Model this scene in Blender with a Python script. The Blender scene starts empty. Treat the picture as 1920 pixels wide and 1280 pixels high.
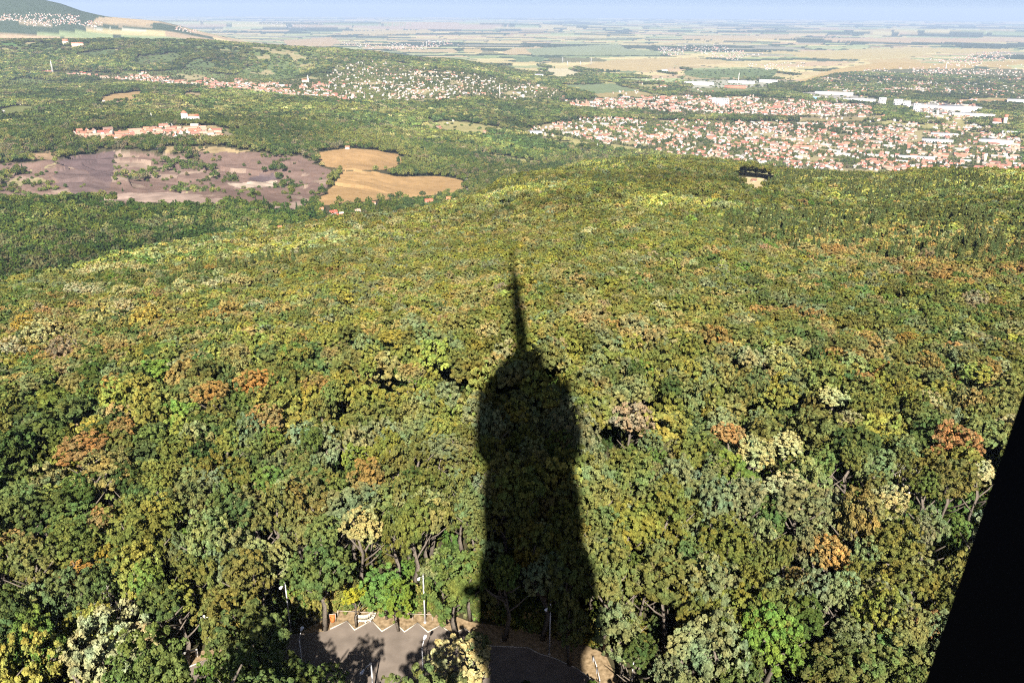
import bpy, math, random
import numpy as np
from mathutils import Vector, Matrix

rng = np.random.default_rng(7)
random.seed(7)
SC = bpy.context.scene
COL = SC.collection

# ------------------------------------------------------------------ camera, sky, sun, exposure
CAM_H = 78.0
F_PX = 1545.0                      # focal length in pixels of the 1920 wide photograph
PITCH = math.radians(21.86)
ROLL = math.radians(0.32)
SUN_AZ = math.radians(-0.9)        # azimuth the shadows fall towards (0 = +Y)
SUN_EL = math.radians(38.5)
HAZE = 4.2e-5                      # density of the air, per metre

_r0 = np.array([1.0, 0, 0]); _u0 = np.array([0, math.sin(PITCH), math.cos(PITCH)])
C_F = np.array([0, math.cos(PITCH), -math.sin(PITCH)])
C_R = math.cos(ROLL) * _r0 + math.sin(ROLL) * _u0
C_U = math.cos(ROLL) * _u0 - math.sin(ROLL) * _r0
C_O = np.array([0, 0, CAM_H])

cam = bpy.data.cameras.new("camera")
cam.sensor_width = 36.0
cam.lens = 36.0 * F_PX / 1920.0
cam.clip_start = 0.05
cam.clip_end = 200000.0
cam.dof.use_dof = True
cam.dof.focus_distance = 300.0
cam.dof.aperture_fstop = 7.0
cam_o = bpy.data.objects.new("camera", cam)
COL.objects.link(cam_o)
cam_o.matrix_world = Matrix(((C_R[0], C_U[0], -C_F[0], 0), (C_R[1], C_U[1], -C_F[1], 0), (C_R[2], C_U[2], -C_F[2], CAM_H), (0, 0, 0, 1)))
SC.camera = cam_o

world = bpy.data.worlds.new("World")
SC.world = world
world.use_nodes = True
wn = world.node_tree
sky = wn.nodes.new("ShaderNodeTexSky")
sky.sky_type = 'NISHITA'
sky.sun_disc = False
sky.sun_elevation = SUN_EL
sky.sun_rotation = math.pi + SUN_AZ
sky.altitude = 600
sky.air_density = 0.3
sky.dust_density = 1.2
sky.ozone_density = 2.0
wn.links.new(sky.outputs[0], wn.nodes["Background"].inputs[0])
wn.nodes["Background"].inputs[1].default_value = 0.05

L_DIR = np.array([math.sin(SUN_AZ) * math.cos(SUN_EL), math.cos(SUN_AZ) * math.cos(SUN_EL), -math.sin(SUN_EL)])
sun = bpy.data.lights.new("sun", 'SUN')
sun.energy = 5.0
sun.angle = math.radians(0.5)
sun.color = (1.0, 0.93, 0.82)
sun_o = bpy.data.objects.new("sun", sun)
COL.objects.link(sun_o)
sun_o.rotation_euler = Vector(L_DIR).to_track_quat('-Z', 'Y').to_euler()

SC.view_settings.view_transform = 'Standard'
SC.view_settings.look = 'None'
SC.view_settings.gamma = 1.0
SC.view_settings.exposure = 1.55
SC.cycles.max_bounces = 4
SC.cycles.diffuse_bounces = 2
SC.cycles.glossy_bounces = 2
SC.cycles.transmission_bounces = 2
SC.cycles.volume_bounces = 0
SC.cycles.filter_width = 1.15
SC.cycles.use_denoising = False
SC.cycles.caustics_reflective = False
SC.cycles.caustics_refractive = False

# ------------------------------------------------------------------ projection and terrain
def project(x, y, z):
    """World points to pixels of the 1920x1280 photograph."""
    dx, dy, dz = x - C_O[0], y - C_O[1], z - C_O[2]
    c = dx * C_R[0] + dy * C_R[1] + dz * C_R[2]
    u = dx * C_U[0] + dy * C_U[1] + dz * C_U[2]
    f = np.maximum(dx * C_F[0] + dy * C_F[1] + dz * C_F[2], 1e-3)
    return 960 + F_PX * c / f, 640 - F_PX * u / f

def pix_dir(px, py):
    px = np.asarray(px, float); py = np.asarray(py, float)
    d = C_F + ((px - 960) / F_PX)[..., None] * C_R + ((640 - py) / F_PX)[..., None] * C_U
    return d

def _hash(ix, iy, seed):
    h = (ix.astype(np.int64) * 374761393 + iy.astype(np.int64) * 668265263 + seed * 1442695041) & 0x7fffffff
    h = ((h ^ (h >> 13)) * 1274126177) & 0x7fffffff
    return ((h ^ (h >> 16)) & 0xffff) / 65535.0

def vnoise(x, y, seed=0):
    ix = np.floor(x); iy = np.floor(y)
    fx = x - ix; fy = y - iy
    fx = fx * fx * (3 - 2 * fx); fy = fy * fy * (3 - 2 * fy)
    a = _hash(ix, iy, seed); b = _hash(ix + 1, iy, seed)
    c = _hash(ix, iy + 1, seed); d = _hash(ix + 1, iy + 1, seed)
    return (a + (b - a) * fx) * (1 - fy) + (c + (d - c) * fx) * fy

def fbm(x, y, seed=0, octv=4):
    s = 0; a = 0.5; t = 0
    for k in range(octv):
        s = s + a * vnoise(x * 2 ** k, y * 2 ** k, seed + k); t += a; a *= 0.5
    return s / t

# silhouette of the wooded spur: photo pixel of the tree tops and the distance there
SPUR = [(-260, 545, 430), (0, 516, 450), (144, 497, 480), (201, 479, 500), (336, 455, 560), (437, 439, 600), (524, 430, 640),
        (635, 405, 700), (807, 387, 800), (907, 360, 900), (973, 332, 1050), (1073, 304, 1250), (1140, 298, 1300),
        (1280, 290, 1380), (1390, 303, 1300), (1500, 316, 1180), (1640, 322, 1120), (1700, 317, 1100), (1813, 309, 1050), (1920, 314, 1000), (2200, 335, 950)]
_sp = []
for a, b, R in SPUR:
    d = pix_dir(a, b)
    _sp.append((math.atan2(d[0], d[1]), R, CAM_H + d[2] / math.hypot(d[0], d[1]) * R - 14.0))
_sp = np.array(_sp)
SP_AZ = np.concatenate([[-3.2, -1.2], _sp[:, 0], [1.2, 3.2]])
SP_R = np.concatenate([[430, 430], _sp[:, 1], [900, 430]])
SP_Z = np.concatenate([[-60, -60], _sp[:, 2], [-90, -60]])

T_D = np.array([100, 600, 900, 1300, 1500, 1800, 2200, 2800, 3500, 4300, 5500, 7000, 9000, 12000, 18000, 30000, 64000.])
T_AZ = np.radians([-60, -36, -22, -12, -5, 2, 10, 20, 60])
T_Z = np.array([
    [-130, -140, -155, -175, -203, -192, -190, -200, -212, -230, -92, -150, -150, -170, -350, -376, -380],
    [-130, -140, -155, -175, -203, -192, -190, -200, -212, -230, -92, -150, -150, -170, -350, -376, -380],
    [-140, -150, -162, -178, -205, -195, -190, -202, -218, -234, -92, -200, -215, -300, -365, -376, -380],
    [-160, -170, -190, -205, -212, -213, -214, -222, -240, -228, -150, -310, -335, -355, -369, -376, -380],
    [-190, -200, -220, -235, -245, -255, -262, -268, -262, -235, -215, -335, -347, -360, -370, -376, -380],
    [-210, -220, -235, -250, -262, -275, -290, -300, -305, -300, -310, -342, -352, -362, -370, -376, -380],
    [-230, -240, -250, -260, -275, -295, -312, -325, -332, -338, -343, -348, -354, -363, -371, -376, -380],
    [-230, -240, -250, -260, -280, -300, -318, -328, -334, -340, -345, -349, -355, -364, -371, -376, -380],
    [-230, -240, -250, -260, -280, -300, -318, -328, -334, -340, -345, -349, -355, -364, -371, -376, -380.]])
M_AZ = np.radians([-180, -75, -60, -40, -33, -30, -27, -26, -24.7, -23.3, -21.8, -20, -15, 180])
M_Z = np.array([0, 0, 560, 540, 480, 410, 320, 266, 222, 200, 180, 120, 0, 0.])
_tl = np.log(T_D)

def far_z(az, D):
    a = np.interp(az, T_AZ, np.arange(len(T_AZ)))
    i = np.clip(a.astype(int), 0, len(T_AZ) - 2); fa = a - i
    fa = fa * fa * (3 - 2 * fa)
    b = np.interp(np.log(np.maximum(D, 100)), _tl, np.arange(len(T_D)))
    j = np.clip(b.astype(int), 0, len(T_D) - 2); fb = b - j
    fb = fb * fb * (3 - 2 * fb) * 0.7 + fb * 0.3
    z0 = T_Z[i, j] * (1 - fb) + T_Z[i, j + 1] * fb
    z1 = T_Z[i + 1, j] * (1 - fb) + T_Z[i + 1, j + 1] * fb
    return z0 * (1 - fa) + z1 * fa

def terrain(x, y):
    x = np.asarray(x, float); y = np.asarray(y, float)
    az = np.arctan2(x, y); D = np.hypot(x, y)
    R = np.interp(az, SP_AZ, SP_R); zs = np.interp(az, SP_AZ, SP_Z)
    t = np.clip((D - 150) / (R - 150), 0, 1)
    zin = zs * t ** 1.02 + ((fbm(x / 90 + 3, y / 90, 11, 3) - 0.5) * 11 + (fbm(x / 240 + 9, y / 240, 13, 2) - 0.5) * 16 * np.clip((D - 300) / 300, 0, 1)) * np.clip((D - 130) / 200, 0, 1) * np.clip((R - D) / 150, 0, 1)
    zsp = np.where(D <= R, zin, zs - 0.5 * (D - R))
    zf = far_z(az, D)
    zf = zf + (fbm(x / 420, y / 420, 21, 4) - 0.5) * 44 * np.clip((D - 500) / 800, 0, 1) * np.clip((6500 - D) / 3000, 0.12, 1)
    # ravines on the wooded hills to the left
    hw = np.clip((az - math.radians(-5)) / math.radians(-8), 0, 1) * np.clip((D - 4000) / 500, 0, 1) * np.clip((6200 - D) / 600, 0, 1)
    zf = zf - hw * 70 * np.abs(fbm(x / 600 + 5, y / 1500, 33, 3) - 0.5) * 2 * np.clip((5600 - D) / 500, 0, 1)
    # the mountain far to the left
    mb = np.clip((D - 7400) / 2100, 0, 1); mb = mb * mb * (3 - 2 * mb)
    me = np.clip((13000 - D) / 3500, 0, 1); me = me * me * (3 - 2 * me)
    zf = zf + np.interp(az, M_AZ, M_Z) * mb * me * (0.93 + 0.14 * fbm(x / 900, y / 900, 71, 3))
    # long low wooded rises on the far plain
    for cx, cy, sx, sy, hh in ((4600, 14500, 2600, 700, 45), (9800, 20500, 3600, 1500, 95), (-2500, 26000, 5200, 1400, 120), (-9000, 24000, 4200, 1500, 150), (900, 17500, 1800, 600, 40)):
        zf = zf + hh * np.exp(-(((x - cx) / sx) ** 2 + ((y - cy) / sy) ** 2))
    # quarry pit
    q = np.clip(1 - np.hypot((x + 820) / 640, (y - 1560) / 300), 0, 1)
    zf = zf - 22 * np.clip(q * 3, 0, 1) + np.clip(q * 4, 0, 1) * (26 * (fbm(x / 110, y / 80, 44, 4) - 0.5) + 7 * np.floor(3 * fbm(x / 160, y / 90, 46, 2)))
    k = 8.0
    h = np.clip(0.5 + 0.5 * (zsp - zf) / k, 0, 1)
    return zf * (1 - h) + zsp * h + k * h * (1 - h) * 0.5

_RD = np.concatenate([np.linspace(40, 600, 561), np.geomspace(602, 62000, 1500)])
_TA = np.radians(np.arange(-50, 50.01, 0.1))
_TT = terrain(_RD[None, :] * np.sin(_TA)[:, None], _RD[None, :] * np.cos(_TA)[:, None])     # heights by bearing and distance

def at_px(px, py, hoff=0.0):
    """Ground points (raised by hoff) seen at photo pixels."""
    px = np.atleast_1d(np.asarray(px, float)); py = np.atleast_1d(np.asarray(py, float))
    out = np.full((len(px), 3), np.nan)
    for s in range(0, len(px), 400):
        d = pix_dir(px[s:s + 400], py[s:s + 400])
        hn = np.hypot(d[:, 0], d[:, 1])
        Z = CAM_H + d[:, 2:3] / hn[:, None] * _RD
        fa = np.clip((np.arctan2(d[:, 0], d[:, 1]) - _TA[0]) / (_TA[1] - _TA[0]), 0, len(_TA) - 1.001)
        ia = fa.astype(int); fa = (fa - ia)[:, None]
        g = Z - (_TT[ia] * (1 - fa) + _TT[ia + 1] * fa) - hoff
        below = g < 0
        k = np.argmax(below, axis=1)
        ok = below.any(axis=1)
        r = np.arange(len(k))
        k0 = np.maximum(k - 1, 0)
        g0 = g[r, k0]; g1 = g[r, k]
        t = np.where(k > 0, g0 / np.where(g0 - g1 == 0, 1, g0 - g1), 0)
        DD = _RD[k0] + (_RD[k] - _RD[k0]) * np.clip(t, 0, 1)
        o = np.stack([d[:, 0] / hn * DD, d[:, 1] / hn * DD, CAM_H + d[:, 2] / hn * DD], 1)
        o[~ok] = np.nan
        out[s:s + 400] = o
    return out

def in_poly(px, py, poly):
    px = np.asarray(px); py = np.asarray(py)
    c = np.zeros(px.shape, bool)
    n = len(poly)
    for i in range(n):
        x0, y0 = poly[i]; x1, y1 = poly[(i + 1) % n]
        if y0 == y1: continue
        m = ((y0 > py) != (y1 > py)) & (px < (x1 - x0) * (py - y0) / (y1 - y0) + x0)
        c ^= m
    return c
# ---- END BASE

# ------------------------------------------------------------------ helpers
def new_mesh(name, verts, faces, mats=(), smooth=False, attrs=None, mat_idx=None):
    me = bpy.data.meshes.new(name)
    verts = np.asarray(verts, np.float32)
    me.vertices.add(len(verts))
    me.vertices.foreach_set("co", verts.ravel())
    if isinstance(faces, np.ndarray):
        nf, k = faces.shape
        me.loops.add(nf * k); me.polygons.add(nf)
        me.loops.foreach_set("vertex_index", faces.astype(np.int32).ravel())
        me.polygons.foreach_set("loop_start", np.arange(0, nf * k, k, dtype=np.int32))
        me.polygons.foreach_set("loop_total", np.full(nf, k, np.int32))
    else:
        tot = np.array([len(f) for f in faces], np.int32)
        idx = np.concatenate([np.asarray(f, np.int32) for f in faces])
        me.loops.add(len(idx)); me.polygons.add(len(tot))
        me.loops.foreach_set("vertex_index", idx)
        me.polygons.foreach_set("loop_start", np.concatenate([[0], np.cumsum(tot)[:-1]]).astype(np.int32))
        me.polygons.foreach_set("loop_total", tot)
    me.update(calc_edges=True)
    if smooth:
        me.polygons.foreach_set("use_smooth", np.ones(len(me.polygons), bool))
    for k, v in (attrs or {}).items():
        v = np.asarray(v, np.float32)
        if v.ndim == 1:
            a = me.attributes.new(k, 'FLOAT', 'POINT'); a.data.foreach_set("value", v)
        else:
            a = me.attributes.new(k, 'FLOAT_COLOR', 'POINT')
            a.data.foreach_set("color", np.concatenate([v, np.ones((len(v), 1), np.float32)], 1).ravel())
    for m in mats:
        me.materials.append(m)
    if mat_idx is not None:
        me.polygons.foreach_set("material_index", np.asarray(mat_idx, np.int32))
    me.validate()
    return me

class MB:
    """Collects shapes for one mesh."""
    def __init__(s):
        s.v = []; s.f = []
    def add(s, v, f):
        n = len(s.v)
        s.v += [tuple(map(float, p)) for p in v]
        s.f += [tuple(i + n for i in q) for q in f]
    def box(s, c, size, rz=0.0):
        cx, cy, cz = c; a, b, h = size[0] / 2, size[1] / 2, size[2] / 2
        co, si = math.cos(rz), math.sin(rz)
        v = [(cx + co * x * a - si * y * b, cy + si * x * a + co * y * b, cz + z * h) for z in (-1, 1) for x, y in ((-1, -1), (1, -1), (1, 1), (-1, 1))]
        s.add(v, [(3, 2, 1, 0), (4, 5, 6, 7), (0, 1, 5, 4), (1, 2, 6, 5), (2, 3, 7, 6), (3, 0, 4, 7)])
    def tube(s, pts, rad, n=10):
        pts = [Vector(p) for p in pts]
        if not hasattr(rad, '__len__'): rad = [rad] * len(pts)
        base = len(s.v)
        up = Vector((0, 0, 1))
        for i, p in enumerate(pts):
            d = (pts[min(i + 1, len(pts) - 1)] - pts[max(i - 1, 0)]).normalized()
            a = d.cross(up)
            if a.length < 1e-3: a = Vector((1, 0, 0))
            a.normalize(); b = a.cross(d)
            for k in range(n):
                t = 2 * math.pi * k / n
                q = p + (a * math.cos(t) + b * math.sin(t)) * rad[i]
                s.v.append(tuple(q))
        for i in range(len(pts) - 1):
            for k in range(n):
                s.f.append((base + i * n + k, base + i * n + (k + 1) % n, base + (i + 1) * n + (k + 1) % n, base + (i + 1) * n + k))
        s.f.append(tuple(base + k for k in range(n - 1, -1, -1)))
        e = base + (len(pts) - 1) * n
        s.f.append(tuple(e + k for k in range(n)))
    def lathe(s, prof, c=(0, 0), n=48):
        base = len(s.v)
        for z, r in prof:
            for k in range(n):
                t = 2 * math.pi * k / n
                s.v.append((c[0] + r * math.cos(t), c[1] + r * math.sin(t), z))
        for i in range(len(prof) - 1):
            for k in range(n):
                s.f.append((base + i * n + k, base + i * n + (k + 1) % n, base + (i + 1) * n + (k + 1) % n, base + (i + 1) * n + k))
        s.f.append(tuple(base + k for k in range(n - 1, -1, -1)))
        e = base + (len(prof) - 1) * n
        s.f.append(tuple(e + k for k in range(n)))
    def sheet(s, poly, z, t=0.0):
        """Horizontal polygon, as thick as t."""
        n = len(poly)
        if t == 0:
            s.add([(x, y, z) for x, y in poly], [tuple(range(n))])
        else:
            s.add([(x, y, z) for x, y in poly] + [(x, y, z - t) for x, y in poly], [tuple(range(n)), tuple(range(2 * n - 1, n - 1, -1))] + [(i, n + i, n + (i + 1) % n, (i + 1) % n) for i in range(n)])
    def mesh(s, name, mats=(), smooth=False):
        return new_mesh(name, np.array(s.v, np.float32), s.f, mats, smooth)

def link(name, data, parent=None, loc=(0, 0, 0), rz=0.0, scale=None):
    o = bpy.data.objects.new(name, data)
    COL.objects.link(o)
    o.location = loc
    o.rotation_euler = (0, 0, rz)
    if scale is not None: o.scale = scale
    if parent is not None: o.parent = parent
    return o

def tag(o, label, cat, group=None):
    o['label'] = label; o['category'] = cat
    if group: o['group'] = group
    return o

def kind(o, k):
    o['kind'] = k
    return o

# ------------------------------------------------------------------ materials
def mat(name, color, rough=0.85, spec=0.25, noise=0.0, nscale=5.0, metallic=0.0, noise2=None):
    m = bpy.data.materials.new(name)
    m.use_nodes = True
    nt = m.node_tree; b = nt.nodes["Principled BSDF"]
    b.inputs["Roughness"].default_value = rough
    b.inputs["Specular IOR Level"].default_value = spec
    b.inputs["Metallic"].default_value = metallic
    if noise > 0:
        tc = nt.nodes.new("ShaderNodeNewGeometry")
        nz = nt.nodes.new("ShaderNodeTexNoise"); nz.inputs["Scale"].default_value = nscale; nz.inputs["Detail"].default_value = 6
        nt.links.new(tc.outputs["Position"], nz.inputs["Vector"])
        rp = nt.nodes.new("ShaderNodeValToRGB")
        rp.color_ramp.elements[0].position = 0.3; rp.color_ramp.elements[1].position = 0.7
        c2 = noise2 or tuple(min(1, c * (1 + noise)) for c in color)
        c1 = tuple(c * (1 - noise) for c in color)
        rp.color_ramp.elements[0].color = (*c1, 1); rp.color_ramp.elements[1].color = (*c2, 1)
        nt.links.new(nz.outputs[0], rp.inputs[0]); nt.links.new(rp.outputs[0], b.inputs["Base Color"])
    else:
        b.inputs["Base Color"].default_value = (*color, 1)
    return m

def attr_mat(name, attr, atype='GEOMETRY', rough=0.9, spec=0.1, var=None, lo=0.6, hi=1.4, noises=()):
    """Colour from an attribute, times a per-leaf value and position noises."""
    m = bpy.data.materials.new(name); m.use_nodes = True
    nt = m.node_tree; b = nt.nodes["Principled BSDF"]
    b.inputs["Roughness"].default_value = rough; b.inputs["Specular IOR Level"].default_value = spec
    at = nt.nodes.new("ShaderNodeAttribute"); at.attribute_type = atype; at.attribute_name = attr
    col = at.outputs["Color"]
    if var:
        a2 = nt.nodes.new("ShaderNodeAttribute"); a2.attribute_type = 'GEOMETRY'; a2.attribute_name = var
        mr = nt.nodes.new("ShaderNodeMapRange"); mr.inputs[3].default_value = lo; mr.inputs[4].default_value = hi
        nt.links.new(a2.outputs["Fac"], mr.inputs[0])
        mx = nt.nodes.new("ShaderNodeVectorMath"); mx.operation = 'SCALE'
        nt.links.new(col, mx.inputs[0]); nt.links.new(mr.outputs[0], mx.inputs[3]); col = mx.outputs[0]
    if noises:
        tc = nt.nodes.new("ShaderNodeNewGeometry")
        for sc, amp in noises:
            nz = nt.nodes.new("ShaderNodeTexNoise"); nz.inputs["Scale"].default_value = sc; nz.inputs["Detail"].default_value = 5
            nt.links.new(tc.outputs["Position"], nz.inputs["Vector"])
            mr = nt.nodes.new("ShaderNodeMapRange"); mr.inputs[1].default_value = 0.3; mr.inputs[2].default_value = 0.7
            mr.inputs[3].default_value = 1 - amp; mr.inputs[4].default_value = 1 + amp
            nt.links.new(nz.outputs[0], mr.inputs[0])
            mx = nt.nodes.new("ShaderNodeVectorMath"); mx.operation = 'SCALE'
            nt.links.new(col, mx.inputs[0]); nt.links.new(mr.outputs[0], mx.inputs[3]); col = mx.outputs[0]
    nt.links.new(col, b.inputs["Base Color"])
    return m

M_LEAF = attr_mat("leaves", "tint", 'INSTANCER', rough=0.8, spec=0.0, var="lv", lo=0.5, hi=1.5)
def leaf_hues(m):
    """Leaves of one crown differ: some boughs drier and yellower, some greener."""
    nt = m.node_tree; bs = nt.nodes["Principled BSDF"]
    src = bs.inputs["Base Color"].links[0].from_socket
    g = nt.nodes.new("ShaderNodeNewGeometry"); nz = nt.nodes.new("ShaderNodeTexNoise")
    nz.inputs["Scale"].default_value = 0.32; nz.inputs["Detail"].default_value = 3
    nt.links.new(g.outputs["Position"], nz.inputs["Vector"])
    rp = nt.nodes.new("ShaderNodeValToRGB"); e = rp.color_ramp.elements
    e[0].position = 0.34; e[0].color = (0.84, 1.02, 1.0, 1); e[1].position = 0.68; e[1].color = (1.24, 1.02, 0.78, 1)
    nt.links.new(nz.outputs[0], rp.inputs[0])
    mx = nt.nodes.new("ShaderNodeVectorMath"); mx.operation = 'MULTIPLY'
    nt.links.new(src, mx.inputs[0]); nt.links.new(rp.outputs[0], mx.inputs[1]); nt.links.new(mx.outputs[0], bs.inputs["Base Color"])
leaf_hues(M_LEAF)
M_GROUND = attr_mat("landcover", "col", 'GEOMETRY', rough=1.0, spec=0.0, noises=((0.012, 0.12), (0.06, 0.14), (0.5, 0.12)))
M_HOUSE = attr_mat("plaster_and_tiles", "col", 'GEOMETRY', rough=0.9, spec=0.1)
M_WALLT = attr_mat("tinted_plaster", "tint", 'INSTANCER', rough=0.9, spec=0.1)
M_BARK = mat("bark", (0.13, 0.11, 0.09), 0.95, 0.05, 0.35, 6)
M_BARE = mat("bare_branches", (0.42, 0.39, 0.35), 0.9, 0.05, 0.2, 4)
M_ASPH = mat("asphalt", (0.165, 0.137, 0.115), 0.95, 0.05, 0.17, 0.5)
M_KERB = mat("kerb_stone", (0.46, 0.42, 0.36), 0.85, 0.1, 0.12, 3)
M_DRY = mat("dry_grass", (0.22, 0.155, 0.085), 1.0, 0.0, 0.4, 1.8, noise2=(0.33, 0.245, 0.15))
M_CONC = mat("concrete", (0.52, 0.49, 0.46), 0.85, 0.15, 0.12, 2)
M_STEEL = mat("galvanised_steel", (0.50, 0.50, 0.52), 0.55, 0.4, 0.06, 3)
M_WHITE = mat("white_paint", (0.78, 0.76, 0.72), 0.6, 0.3, 0.05, 3)
M_LAMP = mat("lamp_glass", (0.75, 0.77, 0.82), 0.35, 0.5)
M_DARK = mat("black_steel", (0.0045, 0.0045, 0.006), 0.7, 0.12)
M_RAILP = mat("weathered_rail_paint", (0.36, 0.31, 0.26), 0.8, 0.2, 0.15, 4)
M_BIN = mat("orange_bin", (0.42, 0.13, 0.035), 0.7, 0.25, 0.15, 6)
M_WOOD = mat("bench_boards", (0.44, 0.40, 0.33), 0.8, 0.15, 0.15, 5)
M_TOWER = mat("tower_concrete", (0.45, 0.44, 0.42), 0.85, 0.15, 0.12, 0.6)
M_GLASS = mat("dark_glass", (0.02, 0.025, 0.035), 0.15, 0.6)
M_RED = mat("mast_red", (0.45, 0.06, 0.04), 0.6, 0.3)

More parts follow.
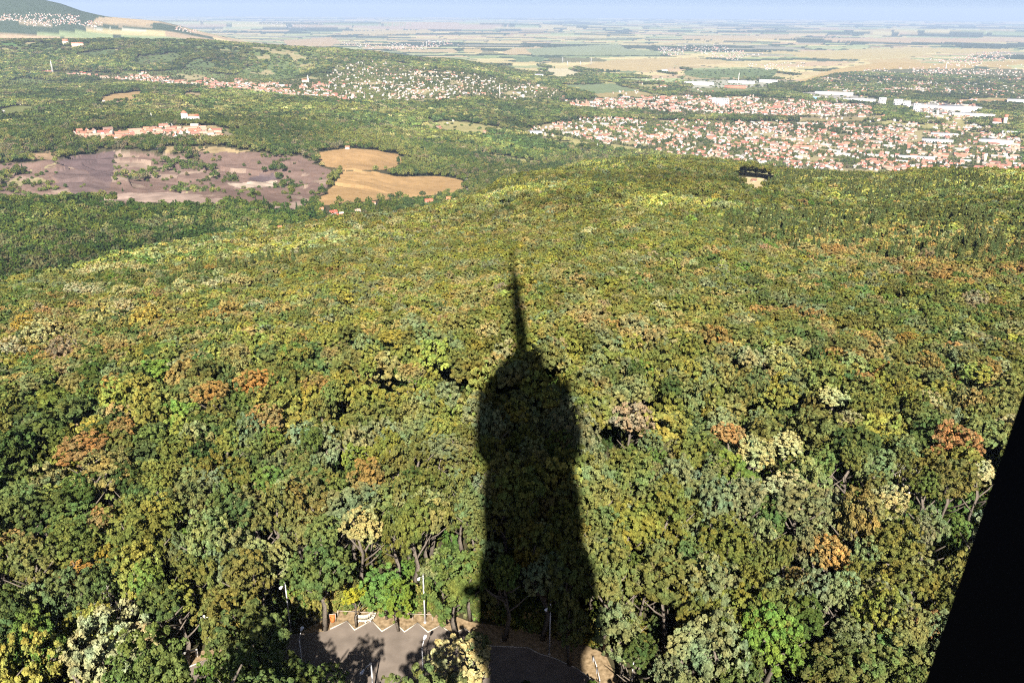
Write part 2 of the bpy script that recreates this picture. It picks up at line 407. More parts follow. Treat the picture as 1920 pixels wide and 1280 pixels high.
# ------------------------------------------------------------------ landcover painted on the ground (photo pixels -> ground colours)
FOREST = (0.055, 0.05, 0.028)
FIELD_K = 0.64
TAN = (0.36, 0.235, 0.115)
PALE = (0.40, 0.30, 0.17)
POLYS = [  # polygon, colour, tree density, house-free
    # meadows and fields near the quarry
    ([(598, 284), (650, 279), (700, 281), (745, 289), (757, 300), (745, 312), (720, 319), (650, 319), (612, 312), (599, 300)], (0.42, 0.27, 0.13), 0.0),
    ([(590, 379), (612, 362), (628, 342), (640, 322), (700, 321), (745, 331), (830, 331), (868, 339), (876, 350), (850, 361), (780, 369), (700, 376), (640, 382), (600, 385)], (0.44, 0.285, 0.135), 0.0),
    ([(868, 333), (876, 333), (881, 345), (878, 357), (872, 357), (876, 346)], (0.3, 0.27, 0.24), 0.0),
    ([(172, 189), (210, 177), (270, 170), (268, 180), (250, 190), (215, 192)], (0.40, 0.28, 0.14), 0.0),
    ([(0, 205), (30, 197), (60, 199), (70, 205), (55, 213), (0, 215)], (0.19, 0.21, 0.08), 0.0),
    ([(335, 178), (355, 173), (385, 175), (378, 181), (345, 181)], (0.36, 0.28, 0.16), 0.0),
    ([(340, 236), (400, 236), (430, 243), (400, 247), (345, 244)], (0.38, 0.31, 0.17), 0.0),
    ([(60, 290), (100, 284), (120, 290), (90, 300), (55, 300)], (0.36, 0.25, 0.16), 0.08),
    ([(310, 275), (420, 276), (480, 283), (400, 285), (320, 283)], (0.38, 0.29, 0.16), 0.1),
    ([(930, 246), (955, 240), (940, 252), (925, 256)], (0.33, 0.3, 0.14), 0.0),
    ([(250, 118), (262, 106), (330, 99), (346, 108), (320, 120), (280, 124)], (0.12, 0.155, 0.065), 0.3),
    ([(344, 124), (372, 109), (400, 117), (410, 128), (370, 134)], (0.12, 0.16, 0.07), 0.25),
    ([(130, 104), (200, 92), (240, 95), (190, 110)], (0.11, 0.15, 0.065), 0.35),
    ([(400, 96), (440, 92), (455, 100), (420, 106)], (0.12, 0.15, 0.065), 0.3),
    ([(0, 82), (28, 81), (30, 87), (0, 88)], (0.11, 0.2, 0.07), 0.0),
    # quarry
    ([(0, 372), (80, 370), (160, 368), (250, 362), (330, 362), (420, 372), (400, 382), (320, 380), (250, 377), (140, 375)], (0.40, 0.30, 0.25), 0.0),
    ([(430, 345), (470, 340), (520, 341), (518, 350), (470, 352), (440, 352)], (0.52, 0.42, 0.34), 0.0),
    ([(480, 328), (515, 326), (525, 338), (500, 342), (470, 338)], (0.13, 0.10, 0.105), 0.0),
    ([(88, 302), (140, 293), (216, 283), (216, 300), (212, 330), (204, 343), (190, 340), (160, 318), (120, 310)], (0.15, 0.108, 0.108), 0.0),
    ([(100, 320), (150, 316), (205, 343), (200, 360), (140, 366), (110, 345)], (0.19, 0.137, 0.128), 0.02),
    ([(490, 383), (560, 378), (575, 383), (560, 391), (500, 393)], (0.36, 0.27, 0.22), 0.0),
    ([(-20, 308), (60, 304), (110, 297), (170, 288), (215, 282), (300, 291), (400, 283), (480, 286), (560, 291), (622, 320), (618, 345), (592, 374), (555, 389), (520, 387), (430, 385), (330, 381), (250, 379), (140, 376), (60, 383), (-60, 380), (-60, 306)], (0.215, 0.147, 0.122), 0.045),
    # towns: ground between houses
    ([(40, 136), (110, 134), (200, 138), (300, 142), (400, 148), (500, 152), (640, 156), (640, 190), (560, 186), (450, 172), (330, 163), (240, 155), (140, 143)], (0.17, 0.165, 0.09), 0.57),
    ([(138, 248), (190, 245), (280, 243), (330, 236), (400, 240), (440, 250), (440, 262), (330, 265), (280, 258), (230, 268), (140, 262)], (0.24, 0.20, 0.13), 0.3),
    ([(620, 105), (700, 110), (800, 125), (960, 150), (1050, 165), (1060, 185), (1000, 190), (900, 185), (800, 190), (700, 195), (640, 190), (620, 150)], (0.17, 0.175, 0.08), 0.5),
    ([(1035, 190), (1100, 186), (1280, 178), (1400, 183), (1550, 188), (1640, 198), (1640, 218), (1500, 222), (1280, 217), (1200, 208), (1080, 205)], (0.22, 0.19, 0.13), 0.5),
    ([(980, 242), (1040, 230), (1100, 222), (1280, 226), (1450, 228), (1600, 228), (1700, 238), (1920, 262), (1920, 330), (1500, 330), (1380, 310), (1250, 295), (1180, 275), (1100, 265)], (0.17, 0.165, 0.09), 0.57),
    ([(1480, 162), (1560, 140), (1640, 131), (1750, 129), (1925, 130), (1925, 186), (1800, 180), (1650, 172), (1560, 175)], (0.15, 0.155, 0.085), 0.55),
    ([(1280, 150), (1440, 150), (1450, 162), (1300, 166)], (0.36, 0.33, 0.28), 0.12),
    ([(1480, 175), (1560, 172), (1660, 188), (1650, 198), (1540, 186)], (0.38, 0.36, 0.33), 0.12),
    ([(1690, 196), (1760, 192), (1840, 200), (1830, 212), (1720, 212)], (0.36, 0.34, 0.31), 0.05),
    ([(1480, 218), (1560, 216), (1660, 216), (1650, 226), (1500, 228)], (0.30, 0.25, 0.13), 0.06),
    ([(1430, 252), (1475, 251), (1480, 260), (1440, 262)], (0.36, 0.28, 0.15), 0.0),
    ([(1500, 291), (1560, 288), (1580, 293), (1520, 298)], (0.36, 0.31, 0.16), 0.0),
    # fields beyond the town
    ([(1040, 160), (1150, 157), (1195, 170), (1120, 176), (1075, 166)], (0.20, 0.25, 0.13), 0.0),
    ([(1095, 172), (1120, 176), (1195, 170), (1245, 182), (1130, 183)], (0.35, 0.29, 0.14), 0.0),
    ([(1196, 168), (1200, 167), (1250, 181), (1244, 182)], (0.3, 0.32, 0.2), 0.0),
    ([(1080, 124), (1150, 112), (1300, 108), (1380, 118), (1260, 124), (1230, 134), (1130, 133)], (0.42, 0.31, 0.17), 0.0),
    ([(1140, 132), (1230, 130), (1180, 138)], (0.2, 0.25, 0.13), 0.0),
    ([(1022, 130), (1062, 128), (1092, 140), (1045, 145)], (0.50, 0.42, 0.30), 0.0),
    ([(1490, 155), (1560, 131), (1650, 117), (1830, 120), (1826, 128), (1650, 133), (1560, 150)], (0.42, 0.29, 0.14), 0.0),
    ([(1630, 125), (1820, 122), (1826, 129), (1660, 132)], (0.2, 0.25, 0.13), 0.0),
    ([(1790, 187), (1895, 185), (1895, 191), (1800, 192)], (0.40, 0.28, 0.15), 0.0),
    ([(1480, 100), (1700, 96), (1760, 104), (1600, 112), (1500, 108)], (0.43, 0.33, 0.17), 0.0),
    ([(1610, 113), (1700, 108), (1730, 117), (1640, 119)], (0.43, 0.31, 0.16), 0.0),
    ([(1830, 118), (1925, 112), (1925, 120), (1870, 124)], (0.41, 0.29, 0.14), 0.0),
    ([(1835, 124), (1870, 118), (1900, 128), (1890, 131)], (0.42, 0.30, 0.15), 0.0),
    ([(985, 92), (1160, 83), (1175, 92), (1230, 97), (1240, 104), (1000, 104)], (0.27, 0.31, 0.18), 0.0),
    ([(940, 98), (965, 90), (1010, 88), (1045, 101), (950, 103)], (0.42, 0.31, 0.19), 0.0),
    ([(960, 108), (1020, 106), (1018, 116), (970, 116)], (0.16, 0.22, 0.12), 0.0),
    ([(1028, 109), (1120, 109), (1145, 115), (1035, 118)], (0.19, 0.19, 0.10), 0.0),
    ([(1280, 110), (1350, 112), (1375, 118), (1290, 120)], (0.42, 0.33, 0.17), 0.0),
    ([(1280, 132), (1340, 130), (1460, 130), (1450, 145), (1320, 147), (1285, 142)], (0.16, 0.21, 0.09), 0.05),
    ([(1280, 140), (1305, 138), (1322, 147), (1390, 144), (1390, 149), (1282, 149)], (0.36, 0.27, 0.16), 0.0),
    ([(1280, 165), (1440, 163), (1450, 172), (1300, 178)], (0.2, 0.22, 0.1), 0.1),
    ([(530, 76), (620, 70), (640, 78), (620, 88), (540, 86)], (0.42, 0.29, 0.18), 0.0),
    ([(640, 58), (800, 56), (815, 62), (700, 66), (650, 64)], (0.44, 0.33, 0.18), 0.0),
    ([(640, 48), (900, 46), (960, 50), (900, 56), (700, 55)], (0.42, 0.29, 0.22), 0.0),
    ([(730, 93), (850, 92), (860, 99), (760, 98)], (0.43, 0.32, 0.2), 0.0),
    ([(680, 88), (735, 88), (740, 92), (685, 92)], (0.43, 0.3, 0.2), 0.0),
    ([(870, 93), (900, 91), (905, 99), (872, 99)], (0.43, 0.32, 0.18), 0.0),
    ([(180, 33), (230, 32), (300, 41), (265, 50), (225, 45), (170, 48)], (0.43, 0.31, 0.2), 0.0),
    ([(175, 53), (275, 57), (275, 60), (180, 56)], (0.5, 0.46, 0.4), 0.0),
    ([(1280, 67), (1470, 66), (1500, 72), (1400, 77), (1280, 74)], (0.44, 0.32, 0.19), 0.0),
    ([(1540, 71), (1925, 72), (1925, 79), (1720, 80), (1560, 78)], (0.43, 0.30, 0.2), 0.0),
    ([(1425, 95), (1500, 97), (1700, 90), (1905, 92), (1880, 98), (1600, 102), (1480, 101)], (0.44, 0.34, 0.18), 0.0),
]
FARPAL = np.array([(0.44, 0.375, 0.20), (0.43, 0.35, 0.20), (0.46, 0.41, 0.22), (0.41, 0.31, 0.20), (0.29, 0.33, 0.17), (0.35, 0.37, 0.20), (0.06, 0.085, 0.05), (0.06, 0.085, 0.05), (0.45, 0.39, 0.21), (0.23, 0.28, 0.14)])

def cover(x, y, z):
    """Ground colour and tree density for world points."""
    n = len(x)
    az = np.arctan2(x, y); D = np.hypot(x, y)
    px, py = project(x, y, z)
    R = np.interp(az, SP_AZ, SP_R)
    col = np.tile(np.array(FOREST), (n, 1)); dens = np.ones(n)
    # mixed woods, scrub and meadows between the spur and the plain
    mid = D > R + 60
    meadow = fbm(x / 260, y / 200, 91, 4)
    left = np.clip((math.radians(-3) - az) / math.radians(8), 0, 1)
    lim = 0.63 + 0.1 * left
    g = mid & (meadow > lim) & (D < 6000)
    col[g] = (0.24, 0.22, 0.10); dens[g] = 0.12
    g2 = mid & (meadow > lim - 0.08) & (meadow <= lim) & (D < 6500)
    col[g2] = (0.12, 0.12, 0.05); dens[g2] = 0.6
    wood_l = (az < math.radians(-8)) & (D > 3600) & (D < 7300)
    col[wood_l] = FOREST; dens[wood_l] = 1
    young = wood_l & (fbm(x / 420, y / 420, 17, 3) > 0.6)
    col[young] = (0.10, 0.13, 0.05); dens[young] = 0.5
    # the far plain: strips of fields, woods and villages
    mtn = (az < math.radians(-19)) & (D > 7000) & (D < 13500) & (z > -112 + 70 * (fbm(x / 700, y / 500, 64, 3) - 0.5))
    far = (D > 5600) & ~wood_l & ~mtn
    th = 0.35
    u = x * math.cos(th) + y * math.sin(th) + 500 * (fbm(x / 3000, y / 3000, 5, 2) - 0.5)
    v = -x * math.sin(th) + y * math.cos(th) + 600 * (fbm(x / 3500, y / 3500, 6, 2) - 0.5)
    big = 1 + np.clip((D - 9000) / 9000, 0, 2.2)
    lev = np.floor(np.log2(big) * 1.5); cell = 2 ** (lev / 1.5)
    row = np.floor(v / (300 * cell)); uu = u / (620 * cell) + 0.37 * row
    colm = np.floor(uu)
    h = _hash(colm, row + lev * 77, 301)
    pick = np.minimum((h * len(FARPAL)).astype(int), len(FARPAL) - 1)
    fc = FARPAL[pick] * (0.85 + 0.3 * _hash(colm, row, 302))[:, None]
    edge = np.minimum(uu - colm, 1 - (uu - colm)) * 620 * cell
    hedge = (edge < 28 * cell) & (_hash(colm, row, 303) > 0.5)
    woods = fbm(x / 2600, y / 1300, 61, 4)
    wd = (woods > 0.60) | hedge
    fc[wd] = (0.05, 0.07, 0.038)
    vil = (fbm(x / 900 + 9, y / 700, 62, 2) > 0.74) & (D < 16000)
    fc[vil] = (0.26, 0.25, 0.19)
    col[far] = fc[far] * 0.78; dens[far] = np.where(wd, 0.9, np.where(vil, 0.4, np.where(pick[...] == 6, 0.9, np.where(pick == 7, 0.9, 0.02))))[far]
    m_open = mtn & (z < -20) & (fbm(x / 500, y / 260, 63, 3) > 0.60)
    col[mtn] = (0.045, 0.065, 0.035)
    col[m_open] = (0.24, 0.20, 0.13)
    # the explicit patches, the first listed on top
    outside = D > R - 20
    done = np.zeros(n, bool)
    qj = 1 + 2.2 * np.clip((630 - px) / 40, 0, 1) * np.clip((py - 276) / 6, 0, 1)
    jx = px + (fbm(x / 25, y / 25, 81, 2) - 0.5) * 6 * qj; jy = py + (fbm(x / 25, y / 25, 82, 2) - 0.5) * 2.6 * qj
    for poly, c, dn in POLYS:
        m = outside & ~done & in_poly(jx, jy, poly)
        far_p = poly[0][1] < 160 and c[0] > 0.3
        col[m] = np.array(c) * (FIELD_K if not far_p else np.array((0.74, 0.80, 0.76))); dens[m] = dn
        done |= m
    # quarry scrub: thick on the left spoil heaps, in loose groups elsewhere
    qz = (px > -5) & (px < 630) & (py > 278) & (py < 392) & (dens == 0.045)
    dens[qz] = (0.05 + 0.55 * np.clip((fbm(x / 45, y / 60, 52, 3) - 0.57) * 8, 0, 1) + 0.28 * np.clip((130 - px) / 60, 0, 1) * np.clip((py - 318) / 20, 0, 1))[qz]
    dry = qz & (fbm(x / 70, y / 40, 57, 4) > 0.64)
    col[dry] = np.array((0.32, 0.24, 0.19)) * FIELD_K
    # clearing on the spur
    cl = in_poly(px, py, [(1366, 343), (1385, 332), (1430, 334), (1455, 345), (1446, 360), (1400, 362)]) & (D < R)
    col[cl] = (0.42, 0.34, 0.2); dens[cl] = 0
    tw_ = (dens > 0.25) & (dens < 0.575) & (D > 1400) & (D < 7000) & (fbm(x / 130, y / 130, 58, 3) > 0.63)
    col[tw_] = np.array((0.27, 0.235, 0.13)) * 0.85; dens[tw_] = 0.06
    # dry slopes of the quarry: lighter and darker streaks paint relief shading onto the spoil
    q = (px > -5) & (px < 630) & (py > 278) & (py < 392) & (col[:, 2] > 0.09) & (dens < 0.9) & (D > R)
    st = fbm(x / 18 + y / 40, y / 120, 53, 3)
    st2 = fbm(x / 90 - y / 30, y / 14, 54, 3)
    col[q] *= (0.52 + 0.50 * st[q] + 0.46 * st2[q])[:, None]
    return col, dens, px, py, D, az, R

# ------------------------------------------------------------------ ground sheet
def build_ground():
    dense = np.radians(np.arange(-43, 43.001, 0.055))
    coarse = np.radians(np.concatenate([np.arange(-180, -43, 3.0), np.arange(46, 180, 3.0)]))
    azs = np.sort(np.concatenate([dense, coarse]))
    near = np.array([3, 12, 25, 40, 60, 80, 100, 120, 150])
    mid = np.arange(160, 1200, 8.0)
    rows = []
    D = 1200.0
    while D < 62000:
        rows.append(D); D += max(3.5, 1.15 * D * D / (455 * F_PX))
        if D > 20000: D += 0.008 * D
    ds = np.concatenate([near, mid, rows, [62000]])
    A, Dd = np.meshgrid(azs, ds)
    X = Dd * np.sin(A); Y = Dd * np.cos(A)
    Z = terrain(X.ravel(), Y.ravel())
    col = cover(X.ravel(), Y.ravel(), Z)[0]
    verts = np.stack([X.ravel(), Y.ravel(), Z], 1)
    na, nd = len(azs), len(ds)
    i = np.arange(nd - 1)[:, None] * na; j = np.arange(na)[None, :]
    jn = (j + 1) % na
    f = np.stack([(i + j), (i + jn), (i + na + jn), (i + na + j)], -1).reshape(-1, 4)
    me = new_mesh("ground", verts, f, [M_GROUND], True, {"col": col})
    return kind(link("ground", me), "structure")
build_ground()

# ------------------------------------------------------------------ lot, road, kerbs, dry verge (flat ground, z = 0)
def g0(px, py, z=0.0):
    d = pix_dir(px, py)
    t = (z - CAM_H) / d[..., 2]
    return (float(d[..., 0] * t), float(d[..., 1] * t))

KERB = [(612, 1183), (619.7, 1179), (650.6, 1164), (664.7, 1181), (696.6, 1163), (716, 1183.5), (742, 1168), (758.4, 1184.5), (782.8, 1167.5), (802.5, 1185), (826, 1172),
        (847, 1188), (872, 1178), (900, 1200), (920, 1211), (990, 1214), (1010, 1225), (1040, 1234), (1080, 1252), (1112, 1276), (1130, 1300), (1140, 1340)]
LOT = [(480, 1345), (470, 1250), (520, 1192), (575, 1186)] + KERB + [(1140, 1345)]
VERGE = [(560, 1187), (600, 1165), (625, 1149), (640, 1141), (700, 1143), (760, 1145), (840, 1149), (880, 1165), (930, 1172), (1000, 1180), (1050, 1195), (1100, 1210), (1135, 1225), (1165, 1290), (1175, 1345), (1120, 1345), (1100, 1280), (1000, 1240), (900, 1225), (700, 1200), (600, 1200)]
ROAD2 = [(300, 1292), (330, 1264), (352, 1250), (376, 1240), (420, 1222), (450, 1240), (420, 1270), (360, 1345), (270, 1345)]
VERGE2 = [(225, 1345), (262, 1285), (292, 1262), (322, 1244), (350, 1231), (372, 1221), (410, 1212), (425, 1226), (376, 1246), (330, 1268), (300, 1296), (270, 1345)]

def sheet_obj(name, px_poly, z, m, t=0.0):
    b = MB(); b.sheet([g0(*p) for p in px_poly][::-1], z, t)
    me = b.mesh(name, [m])
    # ear-cut concave outlines
    import bmesh
    bm = bmesh.new(); bm.from_mesh(me); bmesh.ops.triangulate(bm, faces=bm.faces[:]); bmesh.ops.recalc_face_normals(bm, faces=bm.faces[:])
    if bm.faces and sum(f.normal.z for f in bm.faces) < 0: bmesh.ops.reverse_faces(bm, faces=bm.faces[:])
    bm.to_mesh(me); bm.free()
    return kind(link(name, me), "structure")
sheet_obj("dry_verge_ground", VERGE, 0.012, M_DRY)
sheet_obj("parking_ground", LOT, 0.03, M_ASPH)
sheet_obj("dry_verge_ground", VERGE2, 0.03, M_DRY)
sheet_obj("road", ROAD2, 0.045, M_ASPH)

def kerb(pts, w, h, name="kerb"):
    b = MB()
    P = [Vector((*g0(*p), 0)) for p in pts]
    for i in range(len(P) - 1):
        d = P[i + 1] - P[i]; L = d.length
        c = (P[i] + P[i + 1]) / 2
        b.box((c.x, c.y, h / 2 + 0.002 * (i % 2)), (L + w * 0.5, w, h), math.atan2(d.y, d.x))
    return kind(link(name, b.mesh(name, [M_KERB])), "structure")
kerb(KERB[1:], 0.11, 0.12)
kerb([(302, 1290), (330, 1265), (352, 1251), (378, 1240)], 0.18, 0.12)
# ---- PART TWO

# ------------------------------------------------------------------ tree meshes
def unit(v):
    return v / np.maximum(np.linalg.norm(v, axis=-1, keepdims=True), 1e-9)

def crown_arrays(r, n, size, puffs, pr=(0.24, 0.36), flat=0.78, squash=1.0, inner=0.12, spread=0.55, rag=1.0):
    """Leaf-sized faces spread over many boughs of a crown of unit radius; returns verts, faces, per-vertex value."""
    k = np.arange(puffs) + 0.5
    ph = np.arccos(1 - 1.62 * k / puffs); th = math.pi * (1 + 5 ** 0.5) * k + r.random() * 6
    dirs = np.stack([np.cos(th) * np.sin(ph), np.sin(th) * np.sin(ph), np.cos(ph)], 1)
    dirs = unit(dirs + r.normal(0, 0.14, dirs.shape))
    bl = unit(r.normal(size=(7, 3)) + np.array([0, 0, 0.5])); 
    lobe = np.max(dirs @ bl.T, axis=1)                    # a few big boughs bulge out, hollows lie between them
    lobes = 1.04 - rag * 0.34 * (1 - np.clip((lobe - 0.45) / 0.5, 0, 1)) + r.normal(0, 0.06 * rag, puffs)
    deep = r.random(puffs) < 0.22
    lobes[deep] *= r.uniform(0.6, 0.85, deep.sum())
    rad = r.uniform(*pr, puffs)
    cen = dirs * ((1.04 - rad * 0.8) * lobes)[:, None] * np.array([1, 1, flat])
    w = rad ** 2; w /= w.sum()
    pid = r.choice(puffs, n, p=w)
    d = unit(r.normal(size=(n, 3)) * 0.75 + dirs[pid] * 0.9 + np.array([0, 0, 0.55]))
    rr = rad[pid] * (0.75 + 0.35 * r.random(n))
    ins = r.random(n) < inner
    p = cen[pid] + d * rr[:, None] * np.array([1, 1, 0.85])
    p[ins] *= r.uniform(0.3, 0.85, ins.sum())[:, None]
    nrm = unit(d + r.normal(0, spread, (n, 3)))
    a = unit(np.cross(nrm, r.normal(size=(n, 3))))
    b = np.cross(nrm, a)
    s = size * r.uniform(0.6, 1.35, n)
    el = r.uniform(0.55, 1.0, n)
    bend = nrm * (s * r.uniform(-0.3, 0.1, n))[:, None]
    q = np.stack([p - a * s[:, None], p - b * (s * el)[:, None] + bend, p + a * s[:, None], p + b * (s * el)[:, None] + bend], 1)
    pv = 0.5 + 0.22 * r.normal(size=puffs)
    lv = np.clip(pv[pid] * 0.55 + 0.225 + r.normal(0, 0.16, n), 0, 1)
    f = np.arange(n * 4).reshape(n, 4)
    return q.reshape(-1, 3) * np.array([1, 1, squash]), f, np.repeat(lv, 4)

def crown_mesh(name, seed, n, size, puffs, **k):
    r = np.random.default_rng(seed)
    v, f, lv = crown_arrays(r, n, size, puffs, **k)
    return new_mesh(name, v, f, [M_LEAF], False, {"lv": lv})

def clump_mesh(name, seed, crowns=6, n=70, size=0.42, ext=1.9):
    """A few crowns side by side, for woods too far to tell trees apart."""
    r = np.random.default_rng(seed)
    V = []; Fs = []; L = []; off = 0
    for c in range(crowns):
        v, f, lv = crown_arrays(r, n, size, 9, inner=0.0)
        s = r.uniform(0.75, 1.2)
        a = 2 * math.pi * c / max(crowns - 1, 1); d = 0 if c == crowns - 1 else ext * r.uniform(0.75, 1.1)
        v = v * s * np.array([1, 1, r.uniform(0.85, 1.3)]) + np.array([d * math.cos(a), d * math.sin(a), r.uniform(-0.25, 0.35)])
        V.append(v); Fs.append(f + off); L.append(np.clip(lv + r.normal(0, 0.16), 0, 1)); off += len(v)
    return new_mesh(name, np.concatenate(V), np.concatenate(Fs), [M_LEAF], False, {"lv": np.concatenate(L)})

def conifer_mesh(name, seed, n=420, size=0.16):
    r = np.random.default_rng(seed)
    t = r.random(n) ** 0.7
    th = r.random(n) * 6.283
    tier = 0.85 + 0.15 * np.sin(t * 40)
    rad = (1 - t * 0 - (1 - t)) * 0 + (t) * 0.62 * tier * r.uniform(0.5, 1.05, n)
    p = np.stack([np.cos(th) * rad, np.sin(th) * rad, 1.5 - 2.7 * t], 1)
    nrm = unit(np.stack([np.cos(th), np.sin(th), np.full(n, 0.7)], 1) + r.normal(0, 0.45, (n, 3)))
    a = unit(np.cross(nrm, r.normal(size=(n, 3)))); b = np.cross(nrm, a)
    s = size * r.uniform(0.6, 1.3, n)[:, None]
    q = np.stack([p - a * s, p - b * s * 0.6, p + a * s, p + b * s * 0.6], 1).reshape(-1, 3)
    return new_mesh(name, q, np.arange(n * 4).reshape(n, 4), [M_LEAF], False, {"lv": np.repeat(np.clip(r.normal(0.45, 0.18, n), 0, 1), 4)})

CROWN_HI = [crown_mesh("crown", 100 + k, 7200, 0.045, 150, pr=(0.075, 0.145), flat=0.86 + 0.06 * (k % 4), inner=0.04, spread=0.6, rag=1.5) for k in range(12)]
TRUNKS = []
for k in range(3):
    b = MB(); r = random.Random(k)
    b.tube([(0, 0, 0), (0.05, 0.03, 0.3), (0.0, 0.06, 0.62), (0.06, 0.02, 0.85)], [0.035, 0.026, 0.02, 0.008], 8)
    for q in range(5):
        a = q * 1.26 + r.random(); z = 0.36 + 0.07 * q
        b.tube([(0.02, 0.03, z), (0.14 * math.cos(a), 0.14 * math.sin(a), z + 0.12), (0.27 * math.cos(a), 0.27 * math.sin(a), z + 0.27)], [0.013, 0.009, 0.003], 6)
    TRUNKS.append(b.mesh("trunk", [M_BARK], True))

PROTO = bpy.data.collections.new("tree_shapes")
protos = []
def proto(me):
    o = bpy.data.objects.new("shape_%02d" % len(protos), me); PROTO.objects.link(o); protos.append(o); return len(protos) - 1
P_MID = [proto(crown_mesh("mid_crown", 200 + k, 2100, 0.078, 80, pr=(0.095, 0.185), flat=0.82 + 0.06 * (k % 3), spread=0.65, inner=0.05, rag=1.3)) for k in range(9)]
P_FAR = [proto(crown_mesh("far_crown", 300 + k, 420, 0.165, 34, pr=(0.15, 0.27), flat=0.8, spread=0.75)) for k in range(7)]
P_CLUMP = [proto(clump_mesh("clump", 400 + k)) for k in range(6)]
P_CONE = [proto(conifer_mesh("cone_crown", 500 + k)) for k in range(2)]
P_POP = [proto(crown_mesh("tall_crown", 520 + k, 300, 0.17, 18, squash=2.0)) for k in range(2)]

# ------------------------------------------------------------------ houses at the edge of the spur (trees in front of them stay low)
NEAR_HOUSES = []; HOUSE_FRONT = []
for (a, b, wpx, roof, wall, rz, lab) in (
    (603, 391, 9, (0.48, 0.20, 0.12), (0.75, 0.70, 0.6), 0.2, "house with faded orange roof above the red pair by the valley edge"),
    (625, 399, 13, (0.50, 0.10, 0.07), (0.8, 0.79, 0.76), 0.3, "bright red-roofed white house, upper one of the red pair"),
    (636, 407, 15, (0.52, 0.11, 0.07), (0.8, 0.79, 0.76), -0.1, "bright red-roofed white house, lower and larger of the red pair"),
    (615, 407, 7, (0.46, 0.12, 0.08), (0.78, 0.75, 0.7), 0.4, "tiny red-roofed hut left of the red pair"),
    (640, 399, 8, (0.62, 0.58, 0.54), (0.8, 0.78, 0.75), 0.1, "white-roofed cottage right beside the red pair"),
    (589, 418, 15, (0.46, 0.20, 0.11), (0.78, 0.76, 0.72), 0.1, "long orange-roofed white house below the red pair"),
    (524, 428, 13, (0.46, 0.18, 0.10), (0.78, 0.75, 0.7), -0.2, "orange-roofed house alone at the valley edge"),
    (353, 455, 9, (0.44, 0.12, 0.09), (0.78, 0.75, 0.7), 0.3, "small red-roofed house alone near the left valley rim"),
    (669, 397, 13, (0.50, 0.30, 0.24), (0.75, 0.66, 0.6), 0.5, "pinkish house right of the red pair"),
    (687, 395, 6, (0.6, 0.6, 0.6), (0.8, 0.8, 0.8), 0.2, "small white cottage right of the pinkish house"),
    (701, 380, 8, (0.40, 0.2, 0.13), (0.8, 0.78, 0.75), -0.5, "brown-roofed cottage close under the stubble field"),
    (774, 393, 8, (0.6, 0.58, 0.55), (0.8, 0.8, 0.78), 0.2, "white cottage amid trees under the stubble field"),
    (740, 397, 7, (0.5, 0.5, 0.52), (0.8, 0.8, 0.8), 0.0, "grey-roofed cottage left of the white one under the field"),
    (804, 379, 14, (0.48, 0.14, 0.09), (0.8, 0.79, 0.77), 0.1, "red-roofed white house beneath the field's right part"),
    (843, 373, 11, (0.50, 0.18, 0.09), (0.8, 0.78, 0.75), -0.3, "orange-roofed house near the field's right corner"),
    (832, 376, 5, (0.7, 0.68, 0.66), (0.8, 0.8, 0.8), 0.2, "white gable-end cottage touching the orange-roofed house"),
    (912, 370, 17, (0.52, 0.23, 0.12), (0.7, 0.6, 0.5), 0.5, "long orange-roofed building half sunk in trees on the ridge shoulder"),
):
    p = at_px(a, b, 4.0)[0]
    k = np.linalg.norm(p - C_O) / F_PX
    z = float(terrain(p[0], p[1]))
    w = max(wpx * k, 5.0)
    NEAR_HOUSES.append((p[0], p[1], z + 1.0, -math.atan2(p[0], p[1]) + rz, w, w * 0.7, w * 0.62, np.array(roof), np.array(wall), lab))
    HOUSE_FRONT.append((p[0], p[1], w))
for (a, b) in ((1380, 340), (1400, 343), (1420, 343), (1435, 344)):
    p = at_px(a, b, 1.0)[0]; HOUSE_FRONT.append((p[0], p[1], 12))
def low_here(x, y):
    """True where trees must stay low so that a house behind them shows."""
    m = np.zeros(len(x), bool)
    for hx_, hy_, w in HOUSE_FRONT:
        D = math.hypot(hx_, hy_); fx, fy = hx_ / D, hy_ / D
        f = (x - hx_) * fx + (y - hy_) * fy; s = (x - hx_) * fy - (y - hy_) * fx
        m |= (f > -42) & (f < 1.0 + w * 0.5) & (np.abs(s) < w * 0.62 + 1.5)
    return m
def on_house(x, y):
    m = np.zeros(len(x), bool)
    for hx_, hy_, w in HOUSE_FRONT: m |= np.hypot(x - hx_, y - hy_) < w * 0.85 + 1.5
    return m

# ------------------------------------------------------------------ leaf colours
TINTS = {
    "olive green": (0.105, 0.112, 0.036), "mid green": (0.078, 0.105, 0.036), "yellow-green": (0.150, 0.158, 0.042), "dark green": (0.048, 0.072, 0.024),
    "grey-green": (0.125, 0.142, 0.070), "khaki": (0.185, 0.165, 0.068), "rust-tinged": (0.19, 0.14, 0.055), "orange-brown": (0.235, 0.145, 0.06),
    "dull brown": (0.19, 0.15, 0.095), "pale cream": (0.265, 0.252, 0.135), "golden": (0.24, 0.19, 0.045), "bright lime": (0.21, 0.26, 0.035), "fresh green": (0.095, 0.145, 0.036)}
TN = list(TINTS); TV = np.array([TINTS[k] for k in TN])

